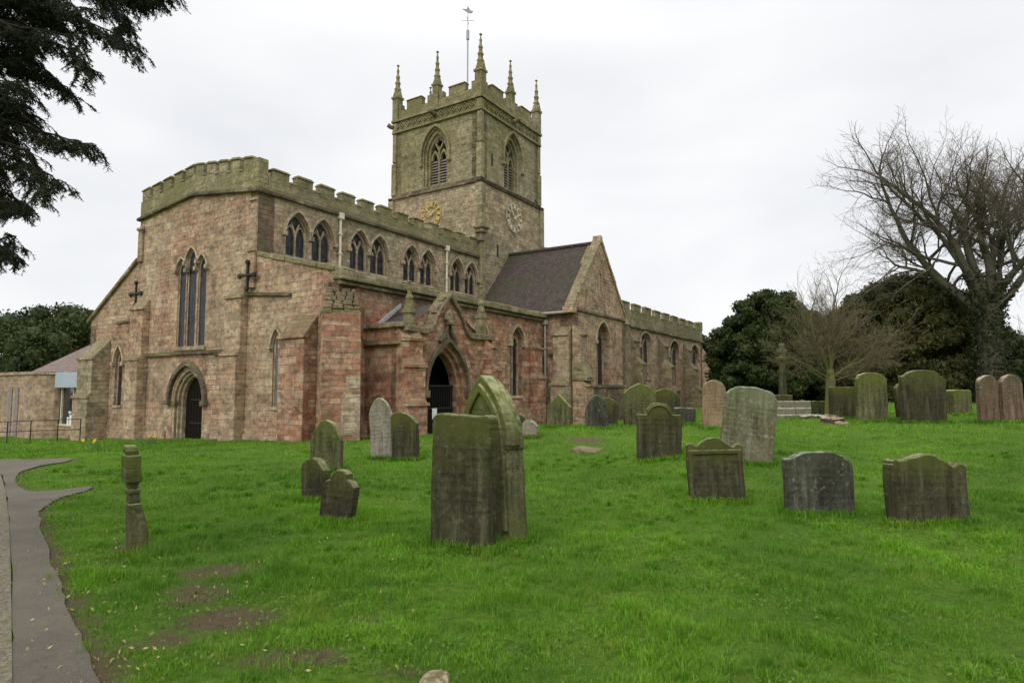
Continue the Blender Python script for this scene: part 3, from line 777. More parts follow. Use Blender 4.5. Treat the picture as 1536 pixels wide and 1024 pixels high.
for q in range(-3, 4): m.prism(wf, [(DC + q * .2 - .008, -.6), (DC + q * .2 + .008, -.6), (DC + q * .2 + .008, 1.5), (DC + q * .2 - .008, 1.5)], -.42, -.385)
dr = m.build('door', 'door_oak', church)
m = MB()
for z in (.3, 1.2): m.prism(wf, [(DC - .6, z), (DC + .4, z), (DC + .4, z + .06), (DC - .6, z + .06)], -.40, -.365)
m.tube([wf(DC - .5, .75, -.4), wf(DC - .5, .75, -.34)], .05, 8)
m.build('hinge', 'iron_black', dr)

# flat buttresses of the west front
buttress(wf, 6.98, 7.95, [(.42, 2.9), (.30, 5.0)], mat='sandstone_pink')
buttress(wf, .38, 1.30, [(.42, 2.9), (.30, 4.95)], mat='sandstone_pink')
buttress(wf, -3.35, -2.1, [(.55, 3.35)], mat='sandstone_red')
buttress(wf, 10.1, 11.42, [(.85, 1.35), (.72, 3.0)], mat='sandstone_buff', slope=1.15)
buttress(wf, -.05, .30, [(.13, 6.6), (.10, 8.45)], mat='sandstone_pink', z0=5.2)
buttress(wf, 7.7, 8.02, [(.10, 8.45)], mat='sandstone_pink', z0=7.0)
# string courses and plinth
m = MB()
strip(m, wf, [(1.30, 2.88), (2.25, 2.88)], .09, -.03, .10); strip(m, wf, [(1.30, 2.96), (6.98, 2.96)], .10, -.03, .11)
strip(m, wf, [(7.95, 4.5), (9.6, 4.45)], .09, -.03, .09); strip(m, wf, [(-2.0, 4.75), (.36, 4.95)], .09, -.03, .10)
m.build('string_course', 'sandstone_dirt_shade', church, bevel=.015)
for a_, b_ in [(-4.28, -3.37), (-2.08, .36), (1.32, 2.55), (5.42, 6.96), (7.97, 10.08)]:
    m = MB(); m.prism(wf, [(a_, -1.2), (b_, -1.2), (b_, .12), (a_, .02)], -.03, .12); m.build('plinth', 'sandstone_rubble', church, bevel=.05)
# iron tie crosses
for v, z in ((8.12, 5.68), (.22, 5.66)):
    m = MB(); wq = west(-.0 if v > 1 else -.15)
    m.prism(wq, [(v - .045, z - .46), (v + .045, z - .46), (v + .045, z + .46), (v - .045, z + .46)], .0, .06)
    m.prism(wq, [(v - .40, z - .045), (v + .40, z - .045), (v + .40, z + .04), (v - .40, z + .04)], .0, .08)
    for dx, dz in ((.42, 0), (-.42, 0), (0, .48), (0, -.48)):
        m.prism(wq, [(v + dx - .09, z + dz - .05), (v + dx, z + dz - .10), (v + dx + .09, z + dz - .05), (v + dx + .07, z + dz + .06), (v + dx - .07, z + dz + .06)], .0, .09)
    m.build('tie_cross', 'iron_black', church, bevel=.01)
# west parapet
m = MB()
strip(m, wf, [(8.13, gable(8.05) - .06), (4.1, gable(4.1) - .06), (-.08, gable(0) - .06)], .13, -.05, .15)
m.build('string_course', 'sandstone_dirt_shade', church, bevel=.02)
m = MB()
m.prism(wf, [(0, gable(0) + .1), (4.1, gable(4.1) + .1), (8.05, gable(8.05) + .1), (8.05, gable(8.05) + .78), (4.1, gable(4.1) + .86), (0, gable(0) + .78)], -.5, .03)
merlons(m, west(-.03), .35, 4.0, lambda s: gable(s) + .80, .50, .58, .24, .22)
merlons(m, west(-.03), 4.12, 7.95, lambda s: gable(s) + .82, .46, .58, .24, .22)
m.box(-.07, -.07, gable(0) + .1, .35, .32, gable(0) + 1.22, .01)
m.build('parapet', 'sandstone_mossy', church, bevel=.02)
# raked copings of aisle ends
m = MB()
m.prism(wf, [(8.08, 7.02), (12.2, 4.62), (12.2, 4.80), (8.08, 7.22)], -.55, .12)
m.build('coping', 'sandstone_dark', church, bevel=.03)
m = MB()
xs = np.linspace(0, -4.5, 12); zt = 6.42 + xs * (1.02 / 4.28)
for i in range(11):
    a_, b_ = xs[i], xs[i + 1] + .015
    m.prism(wf, [(a_, zt[i] - .05), (b_, zt[i + 1] - .05), (b_, zt[i + 1] + .12 + rnd.uniform(-.02, .02)), (a_, zt[i] + .12 + rnd.uniform(-.05, .05))], -.5, .08 + rnd.uniform(-.05, .05))
m.build('coping', 'sandstone_mossy', church, bevel=.02)

# ---- nave: clerestory
sf = south(0.0)
cl = [1.72, 2.92, 4.88, 6.04, 8.12, 9.30, 11.60, 12.82]
m = MB()
m.panel(sf, [(0.0, 5.2), (13.7, 5.2), (13.7, 8.72), (0.0, 8.72)], [arch(c, 1.0, 6.62, 7.45, 8.28) for c in cl], .4)
m.poly([(0, 8.05, -1), (13.7, 8.05, -1), (13.7, 8.05, 8.8), (0, 8.05, 8.8)])
m.poly([(.6, .5, 8.75), (13.7, .5, 8.75), (13.7, 7.6, 8.75), (.6, 7.6, 8.75)])
m.build('clerestory_wall', 'sandstone_buff', church)
for c in cl: window(sf, c, 1.0, 6.62, 7.45, 8.28, .19, 2, hoodw=.11, hd=.11)
m = MB(); strip(m, sf, [(-.12, 8.68), (13.7, 8.68)], .13, -.05, .15); m.build('string_course', 'sandstone_dirt_shade', church, bevel=.02)
m = MB()
m.prism(sf, [(.36, 8.84), (13.7, 8.84), (13.7, 9.38), (.36, 9.38)], -.45, .03)
merlons(m, south(-.03), .55, 13.4, lambda s: 9.38, .37, .74, .36, .30)
m.prism(north(8.05), [(0.45, 8.84), (13.7, 8.84), (13.7, 9.38), (0.45, 9.38)], -.45, .03)
merlons(m, north(8.08), .6, 13.4, lambda s: 9.38, .37, .74, .36, .30)
m.build('parapet', 'sandstone_mossy', church, bevel=.02)
for u in (3.76, 10.68):
    m = MB(); m.tube([(u, -.10, 8.62), (u, -.10, 6.45)], .055, 8); m.box(u - .12, -.2, 8.55, u + .12, -.02, 8.8)
    for z in (7.9, 7.1): m.box(u - .085, -.17, z, u + .085, -.02, z + .05)
    m.build('downpipe', 'cream_pipe', church, bevel=.008)

# ---- south aisle
af = south(-4.28)
m = MB()
m.panel(af, [(0, -1.3), (13.1, -1.3), (13.1, 5.05), (0, 5.05)], [arch(10.55, 1.0, 1.35, 3.7, 4.45), arch(7.6, 1.0, 1.35, 3.7, 4.45)], .5)
m.build('aisle_wall', 'sandstone_red', church)
for c in (10.55, 7.6): window(af, c, 1.0, 1.35, 3.7, 4.45, .3, 2, hoodw=.13, hd=.14, mat='sandstone_trim')
m = MB()
m.prism(wf, [(.0, 6.32), (-4.30, 5.30), (-4.30, 5.20), (0, 6.2)], -13.2, -.35)
m.build('aisle_roof', 'roof_lead', church)
m = MB(); xs = np.linspace(-.1, 13.2, 20)
for a_, b_ in zip(xs, xs[1:]):
    q = rnd.uniform(-.02, .02)
    m.box(a_ + .004, -4.52 + q, 5.1, b_ - .004, -4.05, 5.36 + q)
m.build('coping', 'sandstone_mossy', church, bevel=.03)
m = MB(); strip(m, af, [(-.05, 4.94), (13.1, 4.94)], .11, -.03, .16); m.build('gutter_course', 'sandstone_dirt_shade', church, bevel=.02)
m = MB(); m.prism(af, [(.9, -1.2), (13.1, -1.2), (13.1, .62), (.9, .62)], -.02, .14); strip(m, af, [(1.2, .62), (13.1, .62)], .07, -.02, .16)
m.build('plinth', 'sandstone_rubble', church, bevel=.03)
# diagonal buttress on the south-west angle
def diag(cx, cy, ang):
    ca, sa = math.cos(ang), math.sin(ang)
    return lambda s, z, d: (cx + d * ca - s * sa, cy + d * sa + s * ca, z)
buttress(diag(.25, -4.05, R(-128)), -.58, .58, [(1.34, 1.55), (1.24, 3.1), (1.05, 3.95)], mat='sandstone_red', slope=.6, drip=False)
m = MB()
dg = diag(.25, -4.05, R(-128))
for q in range(6):                  # crumbling stepped courses
    d = 1.06 - q * .15; x = -.60 + q * .03
    while x < .56 - q * .03:
        x2 = min(x + rnd.uniform(.16, .40), .62 - q * .03); j = rnd.uniform(-.05, .05)
        m.prism(dg, [(x, 3.93 + q * .15), (x2 - .012, 3.93 + q * .15), (x2 - .02, 4.07 + q * .15 + j * .5), (x + .01, 4.07 + q * .15 + rnd.uniform(-.02, .03))], -.05, d + j); x = x2
m.build('buttress_weathering', 'sandstone_dark', church, bevel=.03)
m = MB(); m.prism(dg, [(.02, .25), (.575, .25), (.575, 1.48), (.02, 1.48)], 1.2, 1.347); m.prism(dg, [(.15, 1.66), (.575, 1.66), (.575, 2.05), (.15, 2.05)], 1.1, 1.247); m.build('repaired_stone', 'sandstone_trim', church, bevel=.008)
buttress(af, 6.75, 7.35 - .35, [(.7, 2.4), (.45, 3.9)], mat='sandstone_red')
buttress(af, 11.75, 12.4, [(.5, 2.2), (.3, 3.6)], mat='sandstone_red')
m = MB(); m.tube([(12.98, -4.42, 5.0), (12.98, -4.42, -.1)], .06, 8); m.box(12.86, -4.54, 4.8, 13.10, -4.3, 5.03)
for z in (3.6, 2.2, .8): m.box(12.89, -4.5, z, 13.07, -4.3, z + .06)
m.build('downpipe', 'grey_pipe', church, bevel=.008)

# ---- south porch
PU0, PU1, PV = 1.2, 6.1, -6.0
pf = south(PV)
pc = 3.45
def ogee_gable():
    L = [(PU0, 3.50), (pc - 1.32, 3.46), (pc - 1.12, 3.50), (pc - .94, 3.64), (pc - .80, 3.86), (pc - .70, 4.08), (pc - .55, 4.26), (pc - .28, 4.54), (pc, 4.84)]
    return L + [(2 * pc - x, z) for x, z in reversed(L[1:-1])] + [(PU1, 3.50)]
og = ogee_gable()
m = MB()
DW, DSP, DAP = 1.72, 1.55, 2.92
m.panel(pf, [(PU0, -1.2), (PU1, -1.2)] + list(reversed(og)), [arch(pc - .1, DW + .5, -.9, DSP, DAP + .25, 9)], .55)
m.panel(west(PU0), [(-4.28, -1.2), (PV, -1.2), (PV, 3.62), (-4.28, 3.62)], [], .45)
m.panel(east(PU1), [(-4.28, -1.2), (PV, -1.2), (PV, 3.62), (-4.28, 3.62)], [], .45)
m.build('porch_wall', 'sandstone_red', church)
m = MB()
for (x0, z0), (x1, z1) in zip(og, og[1:]):
    m.prism(pf, [(x0, z0 - .02), (x1, z1 - .02), (x1, z1 + .17 + rnd.uniform(-.02, .03)), (x0, z0 + .17 + rnd.uniform(-.02, .03))], -.45, .13 + rnd.uniform(-.02, .02))
for i_ in (5, 6, 7, 9, 10, 11):        # worn crockets on the gable
    x, z = og[i_]; m.prism(pf, [(x - .09, z + .12), (x + .09, z + .12), (x + .10, z + .24), (x + .02, z + .31), (x - .08, z + .25)], -.2, .06)
m.prism(west(PU0), [(-4.28, 3.6), (PV, 3.6), (PV, 3.78), (-4.28, 3.78)], -.4, .12)
strip(m, west(PU0), [(-4.28, 3.05), (PV, 3.05)], .12, -.02, .14); strip(m, pf, [(PU0, 3.02), (pc - 1.35, 3.02)], .12, -.02, .12)
m.build('porch_coping', 'sandstone_dark', church, bevel=.025)
m = MB()
m.poly([(PU0 + .1, PV + .3, 3.6), (PU0 + .1, -4.26, 3.6), (pc, -4.26, 4.62), (pc, PV + .3, 4.62)]); m.poly([(PU1 - .1, PV + .3, 3.6), (PU1 - .1, -4.26, 3.6), (pc, -4.26, 4.62), (pc, PV + .3, 4.62)])
m.build('porch_roof', 'roof_tiles_dark', church)
m = MB(); m.prism(south(PV + .34), [(PU0 + .12, 3.3), (PU1 - .12, 3.3), (PU1 - .12, 3.6), (pc, 4.6), (PU0 + .12, 3.6)], -.2, 0); m.build('porch_gable', 'sandstone_red', church)
m = MB(); m.prism(af, [(PU0 - .15, 3.62), (PU0 + .5, 3.70), (PU0 + 1.6, 4.52), (PU0 + 1.6, 4.66), (PU0 + .45, 3.84), (PU0 - .15, 3.74)], -.02, .10); m.build('lead_flashing', 'lead_grey', church, bevel=.01)
# doorway orders with ogee hood
m = MB()
for w_, ap, d0, d1 in [(DW + .26, DAP + .13, -.25, -.05), (DW, DAP, -.55, -.2)]:
    m.band(pf, arch(pc - .1, w_, -.9, DSP, ap, 9), arch(pc - .1, w_ + .30, -.9, DSP, ap + .16, 9), d0, d1)
m.build('porch_arch', 'sandstone_red', church, bevel=.025)
m = MB()
oc = pc - .1
oi = arch(oc, DW + .5, 0, DSP, DAP + .32, 9, True); oo = arch(oc, DW + .76, 0, DSP, DAP + .50, 9, True)
m.band(pf, oi, oo, -.02, .13)
for sgn in (-1, 1):
    A = [(oc + sgn * .42, DAP + .06 + .2), (oc + sgn * .22, DAP + .42), (oc + sgn * .09, DAP + .66), (oc + sgn * .02, DAP + .98)]
    B = [(oc + sgn * .52, DAP + .16 + .2), (oc + sgn * .32, DAP + .52), (oc + sgn * .17, DAP + .72), (oc + sgn * .06, DAP + .98)]
    m.band(pf, A, B, -.02, .13)
    x = oc + sgn * (DW / 2 + .32); m.prism(pf, [(x - .12, DSP - .2), (x + .12, DSP - .2), (x + .12, DSP + .05), (x - .12, DSP + .05)], -.02, .18)
m.build('porch_hood', 'sandstone_dirt_shade', church, bevel=.02)
m = MB()
m.prism(pf, [(oc - .22, 3.98), (oc + .22, 3.98), (oc + .28, 4.18), (oc, 4.42), (oc - .28, 4.18)], -.02, .16); m.prism(pf, [(oc - .13, 3.82), (oc + .13, 3.82), (oc + .16, 4.0), (oc - .16, 4.0)], -.02, .28)
m.build('carved_boss', 'sandstone_dark', church, bevel=.04)
# dark interior, inner door and gates
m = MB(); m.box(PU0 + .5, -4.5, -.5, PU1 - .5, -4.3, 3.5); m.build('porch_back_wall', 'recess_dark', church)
m = MB()
for q in range(-8, 9):
    x = oc + q * .1; m.prism(pf, [(x - .012, -.5), (x + .012, -.5), (x + .012, 1.75), (x - .012, 1.75)], -.42, -.39)
for z in (.1, .95, 1.72): m.prism(pf, [(oc - .86, z), (oc + .86, z), (oc + .86, z + .06), (oc - .86, z + .06)], -.45, -.37)
m.prism(pf, [(oc - .84, -.5), (oc + .84, -.5), (oc + .84, .9), (oc - .84, .9)], -.44, -.425)
gate = m.build('porch_gate', 'iron_black', church)
m = MB(); m.prism(pf, [(oc - .33, .62), (oc - .08, .62), (oc - .08, .98), (oc - .33, .98)], -.37, -.36); m.build('notice', 'white_paper', gate)
# porch angle buttresses and pinnacles
buttress(diag(PU0 + .35, PV + .25, R(-112)), -.36, .36, [(.85, 1.2), (.70, 2.4), (.50, 3.25)], mat='sandstone_red', slope=.9)
buttress(diag(PU1 - .35, PV + .25, R(-68)), -.36, .36, [(.85, 1.2), (.70, 2.4), (.50, 3.25)], mat='sandstone_red', slope=.9)
def pinnacle(name, x, y, z0, z1, z2, w_, parent, mat, tiers=5):
    m = MB(); h = w_ / 2
    m.box(x - h, y - h, z0, x + h, y + h, z1); m.box(x - h * 1.25, y - h * 1.25, z1 - .08, x + h * 1.25, y + h * 1.25, z1 + .05)
    for q in range(4):            # small gablets
        ang = q * math.pi / 2; fr = diag(x, y, ang)
        m.prism(fr, [(-h * .9, z1 + .04), (h * .9, z1 + .04), (0, z1 + w_ * 1.1)], 0, h * 1.08)
    base = z1 + .05; Ht = z2 - base
    rings = []
    for i in range(tiers * 3 + 1):
        t = i / (tiers * 3); r = h * .66 * (1 - t) + .025
        if i % 3 == 1: r *= 1.38 + .25 * t; 
        rings.append((base + Ht * .93 * t, r))
    rings += [(base + Ht * .955, .085), (base + Ht * .98, .07), (z2, .012)]
    i0 = len(m.v)
    for z, r in rings:
        for q in range(8):
            a_ = q * math.pi / 4 + math.pi / 8 * 0; rr = r * (1.18 if q % 2 else .92)
            m.v.append((x + rr * math.cos(a_), y + rr * math.sin(a_), z))
    for i in range(len(rings) - 1):
        for q in range(8):
            p = (q + 1) % 8; m.f.append((i0 + i * 8 + q, i0 + i * 8 + p, i0 + (i + 1) * 8 + p, i0 + (i + 1) * 8 + q))
    return m.build(name, mat, parent)
pinnacle('pinnacle', PU0 + .26, PV + .05, 3.6, 4.15, 5.12, .28, church, 'sandstone_mossy', 3)
pinnacle('pinnacle', PU1 - .66, PV + .05, 3.6, 4.35, 5.5, .27, church, 'sandstone_mossy', 3)

# ---- tower
T0, T1, TV0, TV1 = 13.7, 20.1, 0.0, 6.45
tw = MB()
tow_w, tow_s, tow_e, tow_n = west(T0), south(TV0), east(T1), north(TV1)
bw = dict(c=3.2, w=1.75, z0=13.35, sp=15.3, ap=16.75)
for fr, a_, b_, c in ((tow_w, TV0, TV1, 3.2), (tow_s, T0, T1, 16.92), (tow_e, TV0, TV1, 3.2), (tow_n, T0, T1, 16.92)):
    tw.panel(fr, [(a_, 13.0), (b_, 13.0), (b_, 17.15), (a_, 17.15)], [arch(c, 1.75, 13.35, 15.25, 16.7, 9)], .6)
tower = tw.build('tower', 'sandstone_tower_upper', church)
m = MB(); g = .12
m.panel(west(T0 - g), [(TV0 - g, 5), (TV1 + g, 5), (TV1 + g, 13.02), (TV0 - g, 13.02)], [], .3); m.panel(south(TV0 - g), [(T0 - g, -1), (T1 + g, -1), (T1 + g, 13.02), (T0 - g, 13.02)], [], .3)
m.panel(east(T1 + g), [(TV0 - g, 3), (TV1 + g, 3), (TV1 + g, 13.02), (TV0 - g, 13.02)], [], .3); m.panel(north(TV1 + g), [(T0 - g, -1), (T1 + g, -1), (T1 + g, 13.02), (T0 - g, 13.02)], [], .3)
m.build('lower_stage', 'sandstone_tower', tower)
m = MB()
for fr, a_, b_ in ((west(T0 - g), TV0, TV1), (south(TV0 - g), T0, T1), (east(T1 + g), TV0, TV1), (north(TV1 + g), T0, T1)):
    m.prism(fr, [(a_ - g - .1, 12.93), (b_ + g + .1, 12.93), (b_ + g + .1, 13.06), (a_ - g - .1, 13.06)], -.3, .10)
    m.prism(fr, [(a_ - g, 13.06), (b_ + g, 13.06), (b_ + g - .1, 13.28), (a_ - g + .1, 13.28)], -.2, -.04)
m.build('string_course', 'sandstone_dirt_shade', tower, bevel=.03)
m = MB()
for fr, a_, b_ in ((tow_w, TV0, TV1), (tow_s, T0, T1), (tow_e, TV0, TV1), (tow_n, T0, T1)):
    m.prism(fr, [(a_ - .08, 17.06), (b_ + .08, 17.06), (b_ + .08, 17.2), (a_ - .08, 17.2)], -.3, .12)
    m.prism(fr, [(a_ - .02, 17.2), (b_ + .02, 17.2), (b_ + .02, 17.78), (a_ - .02, 17.78)], -.3, .03)
    m.prism(fr, [(a_ - .12, 17.76), (b_ + .12, 17.76), (b_ + .12, 17.9), (a_ - .12, 17.9)], -.3, .16)
    nn = 15; st = (b_ - a_) / nn
    for i in range(nn):                  # carved trail: lozenges with bosses
        c = a_ + st * (i + .5); hs = st * .48
        for q in range(4):
            P = [(hs, 0), (0, .26), (-hs, 0), (0, -.26)]; p_, r_ = P[q], P[(q + 1) % 4]
            m.band(fr, [(c + p_[0] * .72, 17.48 + p_[1] * .68), (c + r_[0] * .72, 17.48 + r_[1] * .68)], [(c + p_[0], 17.48 + p_[1]), (c + r_[0], 17.48 + r_[1])], .02, .085)
        m.prism(fr, [(c - .06, 17.42), (c + .06, 17.42), (c + .06, 17.54), (c - .06, 17.54)], .02, .085)
m.build('frieze', 'sandstone_mossy', tower)
m = MB()
for fr, a_, b_, fr2 in ((tow_w, TV0, TV1, west(T0 - .02)), (tow_s, T0, T1, south(TV0 - .02)), (tow_e, TV0, TV1, east(T1 + .02)), (tow_n, T0, T1, north(TV1 + .02))):
    m.prism(fr, [(a_, 17.9), (b_, 17.9), (b_, 18.42), (a_, 18.42)], -.35, .02)
    mid = (a_ + b_) / 2
    for s0, s1 in ((a_ + .28, mid - .26), (mid + .26, b_ - .28)):
        L = s1 - s0
        for q0, q1 in ((.22, .60),):
            pass
        merlons(m, fr2, s0 + L * .30, s0 + L * .74, lambda s: 18.42, .55, 2, .4, .33)
        for e0, e1 in ((s0, s0 + L * .14), (s0 + L * .90, s1)):
            m.prism(fr2, [(e0, 18.4), (e1, 18.4), (e1, 18.85), (e0, 18.85)], -.33, 0)
m.build('parapet', 'sandstone_mossy', tower, bevel=.025)
cx_, cy_ = (T0 + T1) / 2, (TV0 + TV1) / 2
for x, y, z2, w_ in [(T0 + .12, TV0 + .12, 21.55, .46), (T1 - .12, TV0 + .12, 21.5, .44), (T0 + .12, TV1 - .12, 21.5, .44), (T1 - .12, TV1 - .12, 21.5, .44), (cx_, TV0 + .12, 21.4, .40), (T0 + .12, cy_, 21.45, .40), (cx_, TV1 - .12, 21.4, .40), (T1 - .12, cy_, 21.4, .40)]:
    pinnacle('pinnacle', x, y, 17.9, 19.35, z2, w_, tower, 'sandstone_mossy', 5)
m = MB(); m.poly([(T0 + .2, TV0 + .2, 18.0), (T1 - .2, TV0 + .2, 18.0), (T1 - .2, TV1 - .2, 18.0), (T0 + .2, TV1 - .2, 18.0)]); m.build('tower_roof', 'roof_lead', tower)
# clasping corner strips
for x, y in ((T0, TV0), (T1, TV0), (T0, TV1), (T1, TV1)):
    m = MB()
    sx = -1 if x == T0 else 1; sy = -1 if y == TV0 else 1
    def cb(z0, z1, out_, wd):
        xa, xb = sorted((x + sx * out_, x - sx * wd)); ya, yb = sorted((y + sy * out_, y - sy * wd)); m.box(xa, ya, z0, xb, yb, z1, .008)
    cb(10.35, 12.9, .24, .20); cb(5, 10.3, .22, .22); cb(13.2, 15.2, .12, .24); cb(15.25, 17.04, .08, .22); cb(17.2, 17.74, .10, .24)
    m.build('corner_buttress', 'sandstone_tower_upper', tower, bevel=.04)
for x, y in ((T0, TV0), (T1, TV0), (T0, TV1)):
    m = MB()
    sx = -1 if x == T0 else 1; sy = -1 if y == TV0 else 1
    X, Y_ = x + sx * .18, y + sy * .18
    for r, z0, z1 in ((.34, 10.28, 10.42), (.26, 10.05, 10.28), (.17, 9.6, 10.05)): m.box(X - r, Y_ - r, z0, X + r, Y_ + r, z1)
    m.build('corbel', 'sandstone_dark', tower, bevel=.04)
# belfry openings: tracery, louvres
for fr, c in ((tow_w, 3.2), (tow_s, 16.92), (tow_e, 3.2), (tow_n, 16.92)):
    m = MB()
    hood(m, fr, c, 1.75, 15.25, 16.7, .13, .15, legs=.55, gap=.10)
    m.band(fr, arch(c, 1.45, 13.35, 15.2, 16.45, 9), arch(c, 1.78, 13.3, 15.25, 16.72, 9), -.4, -.10)
    m.band(fr, arch(c, 1.20, 13.35, 15.15, 16.28, 9), arch(c, 1.48, 13.3, 15.2, 16.47, 9), -.55, -.24)
    m.prism(fr, [(c - .07, 13.35), (c + .07, 13.35), (c + .07, 15.75), (c - .07, 15.75)], -.52, -.30)
    for sgn in (-1, 1):
        m.band(fr, arch(c + sgn * .32, .36, 0, 14.95, 15.4, 5, True), arch(c + sgn * .32, .58, 0, 14.95, 15.58, 5, True), -.5, -.32)
        m.band(fr, [(c, 15.55), (c + sgn * .22, 15.95), (c, 16.25)], [(c + sgn * .11, 15.55), (c + sgn * .34, 15.95), (c + sgn * .05, 16.38)], -.5, -.32)
    bo = m.build('belfry_window', 'sandstone_tower_upper', tower, bevel=.02)
    m = MB()
    for sgn in (-1, 1):
        xa, xb = sorted((c + sgn * .07, c + sgn * .60))
        for i in range(10):
            z = 13.42 + i * .165
            m.prism(lambda s, zz, d: fr(s, zz + (-.09 if d > -.45 else .05), d), [(xa, z), (xb, z), (xb, z + .055), (xa, z + .055)], -.55, -.36)
    m.build('louvre', 'slat_stone', tower)
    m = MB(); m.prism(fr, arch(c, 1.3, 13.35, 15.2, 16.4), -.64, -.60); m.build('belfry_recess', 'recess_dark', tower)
# clocks: skeleton dials of roman numerals
def clock(fr, c, z, r, mat, hm):
    m = MB()
    def bar(x0, z0, x1, z1, wd, d0=.03, d1=.07):
        L = math.hypot(x1 - x0, z1 - z0); nx, nz_ = -(z1 - z0) / L * wd / 2, (x1 - x0) / L * wd / 2
        m.prism(fr, [(x0 - nx, z0 - nz_), (x1 - nx, z1 - nz_), (x1 + nx, z1 + nz_), (x0 + nx, z0 + nz_)], d0, d1)
    num = ['XII', 'I', 'II', 'III', 'IIII', 'V', 'VI', 'VII', 'VIII', 'IX', 'X', 'XI']
    wid = {'I': .055, 'V': .13, 'X': .14}
    sg = -1 if fr(1, 0, 0)[1] - fr(0, 0, 0)[1] > .5 else 1       # the west dial reads towards -s
    for h in range(12):
        a_ = h * math.pi / 6; tot = sum(wid[q] for q in num[h]); cur = -tot / 2
        def T(lx, lr):
            X = lx * math.cos(a_) + lr * math.sin(a_); Z = -lx * math.sin(a_) + lr * math.cos(a_); return c + sg * X, z + Z
        r0, r1 = r * .66, r * .96
        for q in num[h]:
            ww = wid[q]
            if q == 'I': bar(*T(cur + ww / 2, r0), *T(cur + ww / 2, r1), .042)
            elif q == 'V': bar(*T(cur + ww * .2, r1), *T(cur + ww / 2, r0), .042); bar(*T(cur + ww * .8, r1), *T(cur + ww / 2, r0), .026)
            else: bar(*T(cur + ww * .15, r1), *T(cur + ww * .85, r0), .042); bar(*T(cur + ww * .85, r1), *T(cur + ww * .15, r0), .026)
            cur += ww
    for rr, ww in ((r * .62, .016), (r, .02)):
        for i in range(36):
            a0, a1 = i * math.pi / 18, (i + 1) * math.pi / 18
            bar(c + rr * math.sin(a0), z + rr * math.cos(a0), c + rr * math.sin(a1), z + rr * math.cos(a1), ww, .03, .055)
    co_ = m.build('clock', mat, tower)
    m = MB()
    for frac, L, wd in ((hm[0] / 12 + hm[1] / 720, r * .55, .07), (hm[1] / 60, r * .88, .05)):
        a_ = frac * 2 * math.pi; bar(c - sg * .12 * math.sin(a_), z - .12 * math.cos(a_), c + sg * L * math.sin(a_), z + L * math.cos(a_), wd, .08, .10)
    m.prism(fr, [(c + .06 * math.cos(i), z + .06 * math.sin(i)) for i in np.arange(0, 6.2, .8)], 0, .11)
    m.build('clock_hands', mat, tower)
clock(west(T0 - g), 3.36, 11.62, .72, 'gold_leaf', (1, 53)); clock(south(TV0 - g), 16.90, 11.66, .84, 'pale_gilt', (1, 53))
# slits, gargoyles
for u, z in ((14.8, 14.55), (15.2, 9.4)): m = MB(); m.prism(tow_s, [(u - .07, z - .35), (u + .07, z - .35), (u + .07, z + .35), (u - .07, z + .35)], .0, .012 + (g if z < 13 else 0)); m.build('slit', 'recess_dark', tower)
def garg(x, y, dx, dy, L=.6):
    m = MB()
    p = Vector((x, y, 17.5)); d = Vector((dx, dy, 0)).normalized()
    m.tube([p, p + d * L * .5 + Vector((0, 0, .02)), p + d * L * .8 + Vector((0, 0, .10)), p + d * L + Vector((0, 0, .02))], [.15, .13, .16, .07], 7); m.build('gargoyle', 'sandstone_dark', tower, smooth=True)
garg(cx_, TV0, 0, -1); garg(T0, cy_, -1, 0); garg(T0, TV1, -1, 1, .42); garg(T1, cy_, 1, 0)
m = MB(); m.tube([(T1 + .1, TV0 - .2, 10.45), (T1 + .6, TV0 - .5, 10.5)], [.14, .08], 6); m.build('gargoyle', 'sandstone_dark', tower)
# flagpole with vane
m = MB(); m.tube([(17, 3.4, 18.0), (17, 3.4, 24.1)], [.055, .045], 8); m.tube([(17, 3.4, 23.75), (17, 3.4, 24.35)], .1, 8)
pole = m.build('flagpole', 'lead_grey', tower)
m = MB(); m.tube([(17, 3.4, 24.3), (17, 3.4, 26.0)], .022, 6)
for a_ in (0, math.pi / 2): 
    dx, dy = .42 * math.cos(a_ + .5), .42 * math.sin(a_ + .5); m.tube([(17 - dx, 3.4 - dy, 25.0), (17 + dx, 3.4 + dy, 25.0)], .014, 6)
vf = diag(17, 3.4, R(-20))
m.prism(lambda s, z, d: vf(d, z, s), [(-.45, 25.62), (-.1, 25.72), (.0, 25.95), (.18, 25.75), (.42, 25.78), (.3, 25.6), (.05, 25.52)], -.012, .012)
m.build('weather_vane', 'lead_grey', tower)

# ---- south transept
X0, X1, XV, XE, XA = 13.2, 19.65, -5.86, 5.62, 9.4
xm = (X0 + X1) / 2
xf = south(XV)
m = MB()
m.panel(xf, [(X0, -1.2), (X1, -1.2), (X1, XE), (xm, XA), (X0, XE)], [arch(16.55, 1.55, 1.85, 4.1, 5.1, 8), [(xm - .08, 6.8), (xm + .08, 6.8), (xm + .08, 7.75), (xm - .08, 7.75)]], .7)
m.panel(west(X0), [(XV, -1.2), (0, -1.2), (0, XE), (XV, XE)], [], .5); m.panel(east(X1), [(XV, -1.2), (0, -1.2), (0, XE), (XV, XE)], [], .5)
m.build('transept_wall', 'sandstone_rubble', church)
window(xf, 16.55, 1.55, 1.85, 4.1, 5.1, .40, 2, hoodw=.10, mat='sandstone_trim')
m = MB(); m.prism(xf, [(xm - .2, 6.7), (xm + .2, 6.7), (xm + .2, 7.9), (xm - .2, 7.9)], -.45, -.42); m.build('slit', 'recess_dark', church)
m = MB()
